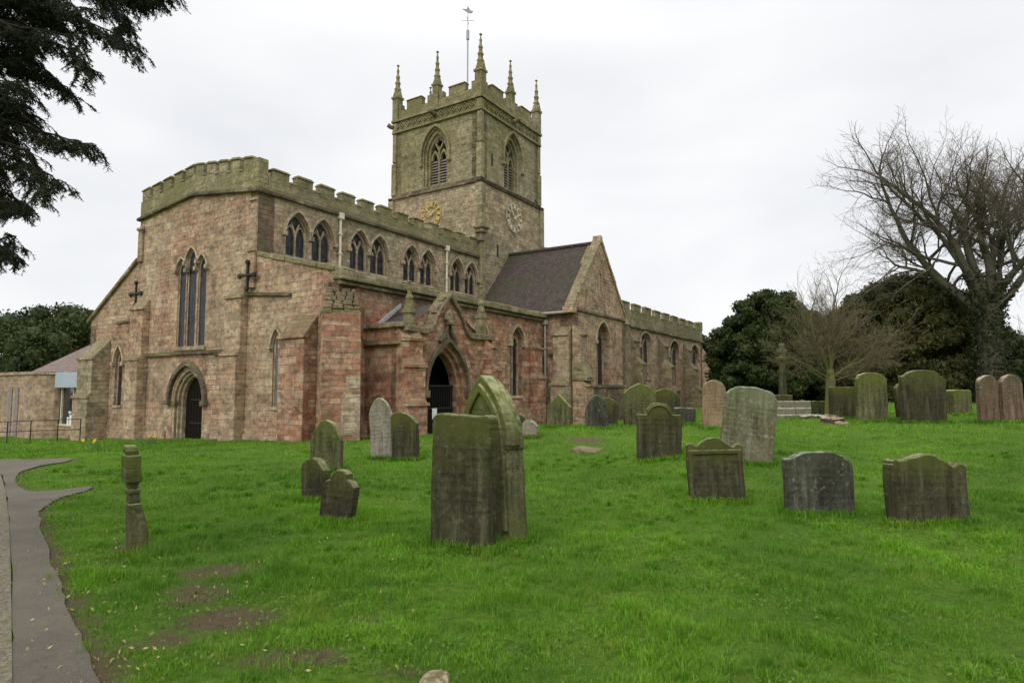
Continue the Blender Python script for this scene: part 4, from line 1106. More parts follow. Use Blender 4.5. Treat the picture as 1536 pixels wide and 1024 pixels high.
for sgn in (-1, 1):
    e = X0 - .25 if sgn < 0 else X1 + .25; ze = XE - .18
    a_, b_, c, d = (e, XV + .35, ze), (e, .2, ze), (xm, .2, XA - .05), (xm, XV + .35, XA - .05)
    m.poly([a_, b_, c, d]); m.poly([(p[0], p[1], p[2] - .14) for p in (d, c, b_, a_)])
    m.poly([a_, b_, (b_[0], b_[1], b_[2] - .14), (a_[0], a_[1], a_[2] - .14)])
m.build('transept_roof', 'roof_tiles_dark', church)
m = MB(); m.tube([(xm, XV + .35, XA + .0), (xm, .2, XA + .0)], .11, 8); m.build('ridge_tiles', 'roof_tiles_dark', church)
m = MB()
for sgn in (-1, 1):
    e = X0 - .1 if sgn < 0 else X1 + .1
    pts = [(e + (xm - e) * t, XE - .05 + (XA - XE + .12) * t) for t in np.linspace(0, 1, 8)]
    for (a_, za), (b_, zb) in zip(pts, pts[1:]):
        j = rnd.uniform(-.015, .015)
        m.prism(xf, [(a_, za), (b_ - sgn * .0, zb), (b_, zb + .24 + j), (a_, za + .24 + j)], -.42, .07 + j)
    m.box(e - .25, XV - .12, XE - .32, e + .25, XV + .42, XE + .02)
m.prism(xf, [(xm - .22, XA - .05), (xm + .22, XA - .05), (xm + .12, XA + .36), (xm - .12, XA + .36)], -.4, .06)
m.build('gable_coping', 'sandstone_buff', church, bevel=.03)
m = MB(); strip(m, xf, [(X0, XE - .18), (X1, XE - .18)], .1, -.02, .1); strip(m, xf, [(X0 + .7, 1.72), (X1, 1.72)], .12, -.02, .16); strip(m, west(X0), [(XV, 3.3), (-4.5, 3.3)], .09, -.02, .1)
m.prism(xf, [(X0 + .2, -1.2), (X1 - .2, -1.2), (X1 - .2, 1.72), (X0 + .2, 1.72)], -.02, .09)
m.build('string_course', 'sandstone_dirt_shade', church, bevel=.02)
m = MB(); m.tube([(X0 - .28, XV + .3, XE - .28), (X0 - .28, -.2, XE - .28)], .07, 8); m.build('gutter', 'grey_pipe', church)
buttress(xf, X0 - .15, X0 + .62, [(.75, 1.85), (.42, 4.3)], mat='sandstone_rubble', slope=1.1)
buttress(west(X0), XV + .1, XV + .95, [(.6, 1.9), (.35, 4.3)], mat='sandstone_buff', slope=1.1)
m = MB(); m.prism(lambda s, z, d: xf(d, z, s), [(.0, 2.05), (.78, 2.02), (.80, 2.2), (.38, 3.0), (0, 3.0)], X0 - .2, X0 + .67); m.build('buttress_weathering', 'sandstone_dark', church, bevel=.03)
buttress(east(X1), XV + .02, XV + .85, [(1.5, 1.5), (1.2, 3.0), (.85, 5.1)], mat='sandstone_dark', slope=.7)
buttress(xf, X1 - .55, X1 + .1, [(.28, 1.5)], mat='sandstone_rubble')

# ---- chancel
CV, CU1 = -4.0, 41.7
cf = south(CV)
wins = [(27.75, 2.0, 2.4, 4.6, 5.5), (33.9, 2.3, 1.0, 4.2, 5.35), (39.2, 2.3, .9, 4.2, 5.35)]
m = MB()
m.panel(cf, [(X1, -1.2), (CU1, -1.2), (CU1, 5.75), (X1, 5.75)], [arch(c, w_, z0, sp, ap, 7) for c, w_, z0, sp, ap in wins], .75)
m.panel(east(CU1), [(CV, -1.2), (5.5, -1.2), (5.5, 5.75), (CV, 5.75)], [arch(.75, 3.2, 1.6, 4.0, 5.4)], .6); m.panel(north(5.5), [(X1, -1.2), (CU1, -1.2), (CU1, 5.75), (X1, 5.75)], [], .5)
m.build('chancel_wall', 'sandstone_chancel', church)
for c, w_, z0, sp, ap in wins: window(cf, c, w_, z0, sp, ap, .26, 2, hoodw=.14, mat='sandstone_trim')
window(east(CU1), .75, 3.2, 1.6, 4.0, 5.4, .3, 2)
m = MB(); strip(m, cf, [(X1, 5.72), (CU1 + .1, 5.72)], .13, -.03, .16); strip(m, east(CU1), [(CV - .1, 5.72), (5.6, 5.72)], .13, -.03, .16); m.build('string_course', 'sandstone_dirt_shade', church, bevel=.02)
m = MB()
for fr, fr2, a_, b_ in ((cf, south(CV - .02), X1, CU1), (east(CU1), east(CU1 + .02), CV, 5.5), (north(5.5), north(5.52), X1, CU1)):
    m.prism(fr, [(a_, 5.9), (b_, 5.9), (b_, 6.85), (a_, 6.85)], -.45, .02)
    merlons(m, fr2, a_ + .1, b_ - .75, lambda s: 6.85, .5, 1.3, .75, .25)
m.box(CU1 - .6, CV - .05, 6.8, CU1 + .04, CV + .5, 7.55)
m.build('parapet', 'sandstone_mossy', church, bevel=.025)
m = MB(); m.poly([(X1, CV + .4, 6.1), (CU1, CV + .4, 6.1), (CU1, .75, 6.8), (X1, .75, 6.8)]); m.poly([(X1, 5.1, 6.1), (CU1, 5.1, 6.1), (CU1, .75, 6.8), (X1, .75, 6.8)]); m.build('chancel_roof', 'roof_lead', church)
for u in (24.6, 30.4, 36.2): buttress(cf, u, u + .8, [(1.3, 1.6), (.95, 3.3), (.5, 4.8)], mat='sandstone_dark', slope=1.0)
buttress(diag(CU1 - .2, CV + .2, R(-45)), -.4, .4, [(1.9, 1.2), (1.5, 2.8), (1.0, 4.3)], mat='sandstone_rubble', slope=1.0)
# north aisle body behind the west wall
m = MB()
m.panel(north(12.0), [(0, -1.3), (13.7, -1.3), (13.7, 4.5), (0, 4.5)], [], .5)
m.poly([(.4, 12.1, 4.55), (13.7, 12.1, 4.55), (13.7, 8.05, 6.9), (.4, 8.05, 6.9)]); m.poly([(13.7, 12, -1), (13.7, 8, -1), (13.7, 8, 6.9), (13.7, 12, 4.5)])
m.build('north_aisle', 'sandstone_pink', church)

#ANNEXE
annexe = empty('annexe', W(0, 12.4, 0), math.pi / 2 - TH)
tag(annexe, 'low modern stone parish room with zinc fascia and mauve tiled roof beside church', 'building')
def AX(fr): return lambda s, z, d: tuple(np.array(fr(s, z, d)) - np.array((0, 12.4, 0)))
m = MB()
# curved corner block in front, flat roofed
def wallpath(mb, pts, z0, z1, t=.3):
    for (x0, y0), (x1, y1) in zip(pts, pts[1:]): mb.poly([(x0, y0, z0), (x1, y1, z0), (x1, y1, z1), (x0, y0, z1)])
blk = [(.9, 2.75), (.3, 2.7), (-.05, 2.8), (-.35, 3.05), (-.54, 3.4), (-.62, 3.9), (-.62, 14.0)]
wallpath(m, blk, -2, 2.36); m.poly([(p[0], p[1], 2.36) for p in blk] + [(8, 14, 2.36), (8, 2.75, 2.36)])
m.panel(AX(west(.12)), [(12.0, -2), (15.2, -2), (15.2, -.05), (12.0, -.05)], [], .2)
m.panel(AX(west(.12)), [(12.0, -2), (12.3, -2), (12.45, 2.0), (12.0, 2.0)], [], .2, .03)
m.build('wall', 'annexe_stone', annexe)
m = MB()
for (x0, y0), (x1, y1) in zip(blk, blk[1:]):
    d = Vector((x1 - x0, y1 - y0)).normalized(); nx, ny = -d.y * .07, d.x * .07
    if True:
        q = [(x0 + nx, y0 + ny), (x1 + nx, y1 + ny), (x1 - nx * 4, y1 - ny * 4), (x0 - nx * 4, y0 - ny * 4)]
        m.poly([(a_, b_, 2.5) for a_, b_ in q]); m.poly([(*q[0], 2.36), (*q[1], 2.36), (*q[1], 2.5), (*q[0], 2.5)])
m.build('coping', 'sandstone_trim', annexe)
for v in (5.2, 5.95, 8.2, 9.6):
    m = MB(); m.box(-.66, v, -1.2, -.60, v + .42, 1.75); m.build('brick_panel', 'slat_stone', annexe)
m = MB(); m.box(-.12, -.05, 1.72, .6, 2.66, 2.44); m.build('fascia', 'zinc', annexe, bevel=.01)
m = MB(); m.box(.16, .05, -.05, .22, 2.7, 1.75); win = m.build('window', 'clear_glass', annexe)
m = MB()
for v in (.1, 1.15, 2.35): m.box(.08, v, -.05, .2, v + .07, 1.75)
m.box(.08, .1, -.08, .22, 2.66, .0); m.build('frame', 'cream_pipe', win)
m = MB(); m.box(.10, 1.3, 0, .15, 1.5, .45); m.box(.10, 1.6, .0, .15, 1.75, .34); m.box(.1, 1.42, .5, .15, 1.6, .62); m.build('window_poster', 'plastic_white', win)
m = MB()
A, B, C_, D, E1, E2 = (.4, -.3, 2.5), (.4, 7.1, 2.5), (9, 7.1, 2.5), (9, -.3, 2.5), (4.0, 3.3, 5.3), (9, 3.3, 5.3)
m.poly([A, B, E1]); m.poly([B, C_, E2, E1]); m.poly([D, A, E1, E2]); m.poly([C_, D, E2])
m.build('roof', 'roof_tiles_mauve', annexe)

# handrail along the ramp in front of the parish room
rail = empty('handrail', (0, 0, 0))
tag(rail, 'thin dark metal handrail on posts in front of the parish room', 'railing')
rp = [at(px, py, Y) for px, py, Y in [(-60, 664, 27), (10, 662, 26.5), (45, 660, 26.2), (86, 657, 26), (120, 653, 25.6)]]
rp = [Vector((p.x, p.y, gz(p.x, p.y))) for p in rp]
for p in rp:
    m = MB(); m.tube([p - Vector((0, 0, .2)), p + Vector((0, 0, .92))], .02, 6); m.build('post', 'iron_black', rail)
for h in (.92, .5):
    m = MB(); m.tube([p + Vector((0, 0, h)) for p in rp], .018, 6); m.build('rail', 'iron_black', rail)

#STONES
def prof(kind, w_, h):
    a = w_ / 2; P = []
    def arc(cx, cz, r, t0, t1, n): return [(cx + r * math.cos(R(t0 + (t1 - t0) * i / n)), cz + r * math.sin(R(t0 + (t1 - t0) * i / n))) for i in range(n + 1)]
    if kind == 'flat':
        r = min(.05, w_ * .1); top = arc(-a + r, h - r, r, 180, 90, 5) + [(-a * .4, h + .008), (a * .2, h - .01)] + arc(a - r * 1.3, h - r * 1.3, r * 1.3, 90, 0, 5)
    elif kind in ('gothic_frame', 'gothic_soft'):
        sp = h - w_ * (1.02 if kind == 'gothic_frame' else .85)
        top = arch(0, w_ * (1.0 if kind == 'gothic_frame' else 1), 0, sp, h, 12, True)
        if kind == 'gothic_frame': top = [(-a * .93, sp - .03), (-a, sp - .025)] + top + [(a, sp - .025), (a * .93, sp - .03)]
        else: top = [(x, z - .03 * max(0, 1 - abs(x) / (a * .25))) for x, z in top]
    elif kind == 'gable': top = [(-a, h * .62), (-a * .9, h * .66), (0, h), (a * .9, h * .66), (a, h * .62)]
    elif kind == 'gable_soft': top = [(-a, h * .78), (-a * .75, h * .86), (-a * .3, h * .97), (0, h), (a * .3, h * .97), (a * .7, h * .9), (a, h * .76)]
    elif kind == 'round': top = arch(0, w_, 0, h - a * .92, h, 10, True)
    elif kind == 'leaf': top = [(-a, h * .74), (-a * .86, h * .84), (-a * .6, h * .93), (-a * .2, h * .99), (a * .1, h), (a * .45, h * .93), (a * .75, h * .82), (a, h * .7)]
    elif kind == 'slant': top = [(-a, h * .90), (-a * .8, h * .98), (-a * .2, h), (a * .3, h * .95), (a * .8, h * .84), (a, h * .74)]
    elif kind == 'hump': top = [(-a, h * .80), (-a * .9, h * .9), (-a * .55, h * .98), (0, h), (a * .4, h * .94), (a * .7, h * .82), (a, h * .7)]
    elif kind == 'shoulder_soft': top = [(-a, h * .70), (-a * .85, h * .77), (-a * .6, h * .80), (-a * .5, h * .9), (-a * .2, h * .99), (a * .15, h), (a * .42, h * .93), (a * .5, h * .82), (a * .75, h * .78), (a, h * .70)]
    elif kind == 'shoulder': top = [(-a, h * .79), (-a * .58, h * .79)] + arch(0, w_ * .56, 0, h * .83, h, 9, True) + [(a * .58, h * .79), (a, h * .79)]
    elif kind == 'segment': top = [(-a, h * .88)] + [(-a * .9 * math.cos(math.pi * i / 14), h * .90 + h * .10 * math.sin(math.pi * i / 14)) for i in range(15)] + [(a, h * .86)]
    elif kind == 'segment_shoulder': top = [(-a, h * .88), (-a * .82, h * .90)] + [(-a * .74 * math.cos(math.pi * i / 12), h * .91 + h * .09 * math.sin(math.pi * i / 12)) for i in range(13)] + [(a * .86, h * .87), (a, h * .82)]
    elif kind == 'scroll_mid': top = arc(-a * .86, h * .86, a * .15, 200, 20, 6) + [(-a * .62, h * .87), (-a * .45, h * .93), (-a * .25, h * .99), (0, h * 1.0), (a * .25, h * .985), (a * .45, h * .92), (a * .66, h * .85)] + arc(a * .86, h * .83, a * .15, 160, -20, 6)
    else: top = [(-a, h * .84)] + arc(-a * .88, h * .87, a * .10, 190, 40, 5) + [(-a * .6, h * .91), (-a * .4, h * .95), (-a * .2, h * .99), (0, h), (a * .2, h * .98), (a * .42, h * .90), (a * .62, h * .82)] + arc(a * .82, h * .79, a * .15, 150, -10, 6)
    pts = [(-a * .98, -.35)] + top + [(a * .98, -.35)]
    # resample and weather the outline
    out = []
    for (x0, z0), (x1, z1) in zip(pts, pts[1:] + pts[:1]):
        L = math.hypot(x1 - x0, z1 - z0); nn = max(1, int(L / .03))
        for i in range(nn): out.append((x0 + (x1 - x0) * i / nn, z0 + (z1 - z0) * i / nn))
    ph = rnd.uniform(0, 9); q = min(.005, .007 * h)
    return [(x + q * (math.sin(z * 7 + ph) if z < h * .7 else math.sin(z * 19 + ph) + rnd.gauss(0, .35)), z + (q * math.sin(x * 23 + ph) + rnd.gauss(0, q * .35) if z > h * .7 else 0)) for x, z in out]

def headstone(g):
    name, xl, xr, yt, yb, Y, kind, yaw, roll, pitch, th, mat, label = g
    base = at((xl + xr) / 2, yb, Y); top = at((xl + xr) / 2, yt, Y)
    h = (top - base).length * 1.02; app = (xr - xl) / FPX * Y
    view = math.degrees(math.atan2(base.x, base.y))
    ang = R(yaw) + R(view); app *= math.cos(R(view))
    w_ = max(.25, (app - th * abs(math.sin(ang)) * .85) / max(.4, math.cos(ang)))
    P = prof(kind, w_, h)
    m = MB(); fr = lambda s, z, d: (s, -d, z)
    m.prism(fr, P, -th / 2, th / 2)
    if kind == 'gothic_frame':
        sp = h - w_ * 1.02; i = arch(0, w_ * .74, .1, sp, h - .17, 12); o = arch(0, w_ * .90, .1, sp, h - .065, 12)
        m.band(fr, i[:], o[:], th / 2 - .01, th / 2 + .035)
        i = arch(0, w_ * .93, 0, sp, h - .05, 12, True); o = arch(0, w_ * 1.05, 0, sp, h + .035, 12, True)
        m.band(fr, i, o, -th * .2, th / 2 + .0)
    if kind == 'scroll_mid':
        a_ = w_ / 2; i = [(-a_ * .8, -.2), (-a_ * .8, h * .74), (a_ * .8, h * .74), (a_ * .8, -.2)]; o = [(-a_ * .96, -.2), (-a_ * .96, h * .81), (a_ * .96, h * .81), (a_ * .96, -.2)]
        m.band(fr, i, o, th / 2 - .01, th / 2 + .022)
    if kind == 'shoulder':
        i = arch(0, w_ * .42, 0, h * .80, h * .93, 9, True); o = arch(0, w_ * .52, 0, h * .80, h * .97, 9, True); m.band(fr, i, o, th / 2 - .01, th / 2 + .02)
    o = m.build(name, mat, None, bevel=.018, seg=2)
    o.location = (base.x, base.y, gz(base.x, base.y))
    o.rotation_euler = Matrix.Rotation(R(yaw), 3, 'Z').__matmul__(Matrix.Rotation(R(roll), 3, 'Y') @ Matrix.Rotation(R(-pitch), 3, 'X')).to_euler()
    tag(o, label, 'gravestone', 'headstones standing in the churchyard grass')
    return o
STONES = [headstone(g) for g in GR]

# worn stone marker seen almost edge-on beside the path
p = on_ground(200, 826)
m = MB()
def slab(z0, z1, w0, w1, t0, t1, x0=0, x1=0):
    q = [(-w0 / 2 + x0, -t0 / 2, z0), (w0 / 2 + x0, -t0 / 2, z0), (w0 / 2 + x0, t0 / 2, z0), (-w0 / 2 + x0, t0 / 2, z0), (-w1 / 2 + x1, -t1 / 2, z1), (w1 / 2 + x1, -t1 / 2, z1), (w1 / 2 + x1, t1 / 2, z1), (-w1 / 2 + x1, t1 / 2, z1)]
    i = len(m.v); m.v += q; m.f += [tuple(i + a for a in t) for t in ((3, 2, 1, 0), (4, 5, 6, 7), (0, 1, 5, 4), (1, 2, 6, 5), (2, 3, 7, 6), (3, 0, 4, 7))]
slab(-.2, .16, .17, .165, .20, .19, .03, .028); slab(.16, .30, .165, .15, .19, .16, .028, .012); slab(.30, .46, .15, .105, .16, .13, .012, -.008); slab(.46, .57, .10, .095, .12, .12, -.01, -.018); slab(.555, .60, .115, .12, .15, .14, -.018, -.022)
slab(.60, .69, .09, .10, .12, .13, -.022, -.03); slab(.665, .80, .135, .13, .25, .26, -.03, -.036); slab(.79, .93, .125, .13, .26, .23, -.037, -.04); slab(.93, .955, .10, .11, .16, .17, -.035, -.04); slab(.955, 1.02, .115, .095, .18, .14, -.045, -.05)
o = m.build('grave_marker', 'headstone_green', None, bevel=.015, seg=2); o.location = (p.x, p.y, p.z); o.rotation_euler = (0, R(-1), R(42)); tag(o, 'narrow worn stone marker with cross arms seen edge-on beside path', 'grave marker')

# churchyard cross on steps
p = at(1176, 628, 24); z0 = gz(p.x, p.y)
cross = empty('memorial_cross', (p.x, p.y, z0), R(20)); tag(cross, 'slender stone cross on stepped base in front of dark yews', 'memorial')
m = MB()
for i, r in enumerate((1.35, 1.0, .68)): m.box(-r, -r, i * .22 - .3, r, r, (i + 1) * .22, .02)
m.build('steps', 'headstone_grey', cross, bevel=.03)
m = MB(); m.box(-.24, -.24, .64, .24, .24, .9); m.tube([(0, 0, .88), (0, 0, 1.5), (0, 0, 2.25)], [.17, .145, .11], 8); m.box(-.17, -.17, 2.2, .17, .17, 2.34); m.build('shaft', 'headstone_dark', cross, bevel=.02)
m = MB(); m.box(-.09, -.07, 2.32, .09, .07, 2.85); m.box(-.22, -.06, 2.5, .22, .06, 2.64); m.build('cross_head', 'headstone_pale', cross, bevel=.02)

def rock(name, loc, sx, sy, sz, mat, label, cat, seed, rz=0):
    bm = bmesh.new(); bmesh.ops.create_icosphere(bm, subdivisions=3, radius=1)
    r = random.Random(seed); ph = [r.uniform(0, 6) for _ in range(6)]
    for v in bm.verts:
        c = v.co.copy(); k_ = 1 + .12 * math.sin(c.x * 3 + ph[0]) + .1 * math.sin(c.y * 4 + ph[1]) + .09 * math.sin(c.z * 5 + ph[2]) + .05 * math.sin(c.x * 9 + c.y * 8 + ph[3])
        q = Vector([math.copysign(abs(t) ** .6, t) for t in c]) * k_
        v.co = Vector((q.x * sx, q.y * sy, q.z * sz))
    me = bpy.data.meshes.new(name); bm.to_mesh(me); bm.free(); me.materials.append(M[mat])
    o = bpy.data.objects.new(name, me); COL.objects.link(o); o.location = loc; o.rotation_euler = (R(4), R(-5), rz); tag(o, label, cat); return o
p = on_ground(652, 1026); rock('rock', (p.x, p.y, p.z - .035), .10, .10, .07, 'headstone_brown', 'pale stone poking out of the grass in the near foreground', 'rock', 3)
p = on_ground(1250, 634); rock('broken_stone', (p.x, p.y, p.z + .05), .26, .25, .12, 'headstone_red', 'red broken stone lump in front of the green tree trunk', 'rock', 5, .4)
p = on_ground(1262, 637); rock('broken_stone', (p.x, p.y, p.z + .02), .12, .15, .07, 'headstone_brown', 'small brown stone chip touching the red broken lump', 'rock', 8, 1.)
p = on_ground(1210, 628)
for i in range(4): 
    rock('rubble_block', (p.x - .1 + .28 * i, p.y + .15 * (i % 2) - .2, p.z + .03), .2, .16, .1, 'headstone_pale', ['pale rubble block nearest the cross steps', 'second pale rubble block away from the cross steps', 'third pale rubble block away from the cross steps', 'outermost pale rubble block by the cross steps'][i], 'rock', 20 + i, i)
p = on_ground(881, 676)
m = MB(); m.box(-.30, -.30, -.15, .30, .30, .07, .02); o = m.build('ledger_slab', 'sandstone_dark', None, bevel=.02, seg=2); o.location = p; o.rotation_euler = (R(3), R(4), R(-25)); tag(o, 'low brown fallen slab lying flat in the mid lawn', 'grave slab')
p = on_ground(700, 655)

#TREES
class Wood:
    def __init__(s): s.V = []; s.F = []; s.n = 0
    def tube(s, pts, rad, k_):
        pts = np.asarray(pts); rad = np.asarray(rad); N = len(pts)
        d = np.gradient(pts, axis=0); d /= np.linalg.norm(d, axis=1)[:, None] + 1e-9
        ref = np.where(np.abs(d[:, 2:3]) < .9, np.array([[0, 0, 1.]]), np.array([[1., 0, 0]]))
        a = np.cross(ref, d); a /= np.linalg.norm(a, axis=1)[:, None] + 1e-9; b_ = np.cross(d, a)
        t = np.arange(k_) * 2 * math.pi / k_
        ring = pts[:, None, :] + rad[:, None, None] * (a[:, None, :] * np.cos(t)[None, :, None] + b_[:, None, :] * np.sin(t)[None, :, None])
        i = s.n + np.arange(N * k_).reshape(N, k_); j = np.roll(i, -1, axis=1)
        s.V.append(ring.reshape(-1, 3)); s.F.append(np.stack([i[:-1], j[:-1], j[1:], i[1:]], -1).reshape(-1, 4)); s.n += N * k_
    def build(s, name, mat, parent):
        return np_mesh(name, np.concatenate(s.V), np.concatenate(s.F), mat, parent, smooth=True)

def grow(pos, dr, L, r, lvl, maxl, thick, thin, P, seed_rng, keep=None):
    """one branch with its side branches; thick wood and twigs go to separate meshes"""
    ns = max(4, int(7 - lvl * .6)); pts = [np.array(pos, float)]; d = np.array(dr, float)
    for i in range(ns):
        d = d + seed_rng.normal(0, P['wander'], 3) + np.array([0, 0, P['up'][min(lvl, len(P['up']) - 1)]]); d /= np.linalg.norm(d)
        pts.append(pts[-1] + d * L / ns)
    rr = np.linspace(r, max(r * P['taper'], P['minr']), ns + 1)
    (thick if lvl <= P['split'] else thin).tube(pts, rr, 8 if lvl < 2 else (5 if lvl < 4 else 3))
    if keep is not None and lvl <= 2: keep.append((np.array(pts), rr, lvl))
    if lvl >= maxl: return
    nc = P['kids'][min(lvl, len(P['kids']) - 1)]
    for c in range(nc):
        t = P['t0'][min(lvl, len(P['t0']) - 1)]; t = t + (1 - t) * (c + seed_rng.uniform(.2, .9)) / nc
        i = min(int(t * ns), ns - 1); f = t * ns - i
        q = pts[i] * (1 - f) + pts[i + 1] * f; dd = pts[i + 1] - pts[i]; dd /= np.linalg.norm(dd)
        ax = np.cross(dd, seed_rng.normal(0, 1, 3)); ax /= np.linalg.norm(ax) + 1e-9
        an = R(seed_rng.uniform(*P['ang']))
        nd = dd * math.cos(an) + ax * math.sin(an)
        rl = seed_rng.uniform(.55, .85) * (1.15 - .45 * t)
        grow(q, nd, L * rl * P['len'], max(np.interp(t, [0, 1], [r, r * P['taper']]) * .62, P['minr']), lvl + 1, maxl, thick, thin, P, seed_rng, keep)
    # leader carries on
    if lvl > 0 or P.get('leader', True):
        grow(pts[-1], d, L * .62, max(r * P['taper'], P['minr']), lvl + 1, maxl, thick, thin, P, seed_rng, keep)

def leaf_faces(C, size, rg, flat=.0):
    """two-triangle leaf clumps at points C"""
    n = len(C); a = rg.normal(0, 1, (n, 3)); a /= np.linalg.norm(a, axis=1)[:, None]
    b_ = np.cross(a, rg.normal(0, 1, (n, 3))); b_ /= np.linalg.norm(b_, axis=1)[:, None] + 1e-9
    s = (size * rg.uniform(.6, 1.4, n))[:, None]
    V = np.stack([C - a * s, C - b_ * s * .45, C + a * s, C + b_ * s * .45], 1).reshape(-1, 3)
    F = np.arange(n * 4).reshape(n, 4); return V, F

def yew(name, x, y, rx, ry, h, n, mat, label, seed, leaf=.13, trunk_h=1.0, lumps=150):
    rg = np.random.default_rng(seed); z0 = gz(x, y)
    root = empty(name, (x, y, z0)); tag(root, label, 'tree', 'dark evergreen yews around the churchyard')
    m = MB(); m.tube([(0, 0, -.4), (.05, 0, .8), (0, .1, h * .55)], [.55, .42, .2], 10); m.build('trunk', 'bark_yew', root, smooth=True)
    # clump centres over a broad dome, sticking out unevenly
    th = np.arange(lumps) * 2.39996 + rg.normal(0, .15, lumps); cz = np.linspace(-.4, 1, lumps) + rg.normal(0, .03, lumps); cz = np.clip(cz, -.5, 1); rr = np.sqrt(np.maximum(1 - np.maximum(cz, 0) ** 2, 0))
    k_ = rg.uniform(.86, 1.0, lumps)
    ctr = np.stack([rr * np.cos(th) * rx * k_, rr * np.sin(th) * ry * k_, h * .36 + cz * h * .60 * k_], 1)
    ctr[:, 2] = np.maximum(ctr[:, 2], .5)
    low = rg.uniform(0, 1, lumps) < .12; ctr[low, 2] = rg.uniform(.2, h * .25, low.sum())
    lr = rg.uniform(.12, .19, lumps) * (rx + ry) * .55
    ci = rg.integers(0, lumps, n); u = rg.normal(0, 1, (n, 3)); u /= np.linalg.norm(u, axis=1)[:, None]
    rad = rg.uniform(.35, 1.1, n) ** .5
    C = ctr[ci] + u * (lr[ci] * rad)[:, None] * np.array([1, 1, .75])
    nc_ = n // 6; C[:nc_] = u[:nc_] * np.array([rx, ry, h * .52]) * rg.uniform(.55, .86, (nc_, 1)) + np.array([0, 0, h * .40])
    C[:, 2] = np.maximum(C[:, 2], .05)
    V, F = leaf_faces(C, leaf, rg)
    # opaque inner mass: a broken ball per clump
    Vc, Fc, off = [V], [F], len(V)
    t = np.linspace(0, 2 * math.pi, 9)[:-1]; ph = np.linspace(-1.4, 1.4, 6)
    for c, q in zip(ctr, lr):
        g = np.stack([np.cos(ph)[:, None] * np.cos(t)[None], np.cos(ph)[:, None] * np.sin(t)[None], np.repeat(np.sin(ph)[:, None], 8, 1)], -1) * (q * .6 * rg.uniform(.75, 1.1, (6, 8)))[..., None] + c
        i = off + np.arange(48).reshape(6, 8); j = np.roll(i, -1, 1); Vc.append(g.reshape(-1, 3)); Fc.append(np.stack([i[:-1], j[:-1], j[1:], i[1:]], -1).reshape(-1, 4)); off += 48
    g = np.stack([np.cos(ph)[:, None] * np.cos(t)[None] * rx * .55, np.cos(ph)[:, None] * np.sin(t)[None] * ry * .55, np.repeat(np.sin(ph)[:, None], 8, 1) * h * .36 + h * .36], -1)
    i = off + np.arange(48).reshape(6, 8); j = np.roll(i, -1, 1); Vc.append(g.reshape(-1, 3)); Fc.append(np.stack([i[:-1], j[:-1], j[1:], i[1:]], -1).reshape(-1, 4))
    np_mesh('crown', np.concatenate(Vc), np.concatenate(Fc), mat, root)
    return root
yew('yew_tree', -32.8, 46, 7.4, 6, 8.5, 80000, 'yew_leaf', 'broad dark yew rising behind the low modern parish room', 1, .14)
yew('yew_tree', 17.8, 43, 3.9, 3.6, 7.8, 60000, 'yew_leaf', 'dark rounded yew standing just past the chancel end', 2, .12)
yew('yew_tree', 26.6, 42, 5.2, 4.2, 8.6, 75000, 'yew_leaf_olive', 'olive-brown yew behind the small bare tree, under big tree limbs', 3, .13)
yew('yew_tree', 21.6, 45, 3.8, 3.0, 6.2, 26000, 'yew_leaf', 'low dark yew filling the gap behind the stone cross', 4, .13)
yew('yew_tree', 32.5, 44, 4.2, 3.0, 5.4, 26000, 'yew_leaf', 'low dark yew behind the trunk of the big bare tree', 5, .13)
yew('yew_tree', 17.9, 58, 3.0, 3.0, 6.4, 16000, 'yew_leaf', 'farthest dark yew, low between chancel end and rounded yew', 6, .14)
yew('yew_tree', 41.5, 47, 4.6, 3.0, 4.2, 16000, 'yew_leaf_olive', 'low olive yew at the far right edge behind the shrubs', 7, .14)

# the big bare tree
p = at(1492, 600, 36); z0 = gz(p.x, p.y)
big = empty('bare_tree', (p.x, p.y, z0)); big.scale = (1.06, 1.0, 1.08); tag(big, 'large leafless spreading tree with ivy-clad trunk at the churchyard edge', 'tree')
thick, thin = Wood(), Wood(); rg = np.random.default_rng(21); keep = []
P = dict(wander=.15, up=[.0, .03, .02, .03, .03, .03], taper=.52, minr=.0055, split=3, kids=[0, 4, 4, 3, 3, 3], t0=[.5, .50, .30, .25, .15, .1], ang=(26, 58), len=1.0)
tr = np.array([(0, 0, -.5), (.0, 0, .6), (-.1, 0, 2.0), (.05, .1, 3.6), (.1, 0, 5.3)])
thick.tube(tr, [1.1, .82, .66, .60, .5], 12)
for dx, dy, dz, L, r, zb in [(-.60, .1, .80, 5.9, .27, 4.6), (-.25, .3, .97, 4.4, .28, 5.2), (.2, -.1, .98, 3.7, .29, 5.3), (.62, .2, .78, 4.8, .25, 4.9), (.05, -.55, .85, 4.4, .22, 5.0), (-.1, .7, .75, 4.4, .22, 5.0),
                             (.9, -.2, .6, 4.8, .2, 4.6), (-.46, -.3, .86, 5.6, .25, 5.0), (.45, .5, .85, 4.8, .24, 5.1), (-.82, .25, .66, 5.5, .22, 4.8)]:
    d = np.array([dx, dy, dz]); d /= np.linalg.norm(d)
    grow(np.array([0, 0, zb]), d, L, r, 1, 6, thick, thin, P, rg, keep)
thick.build('trunk', 'bark_grey', big); thin.build('crown', 'bark_twig', big)
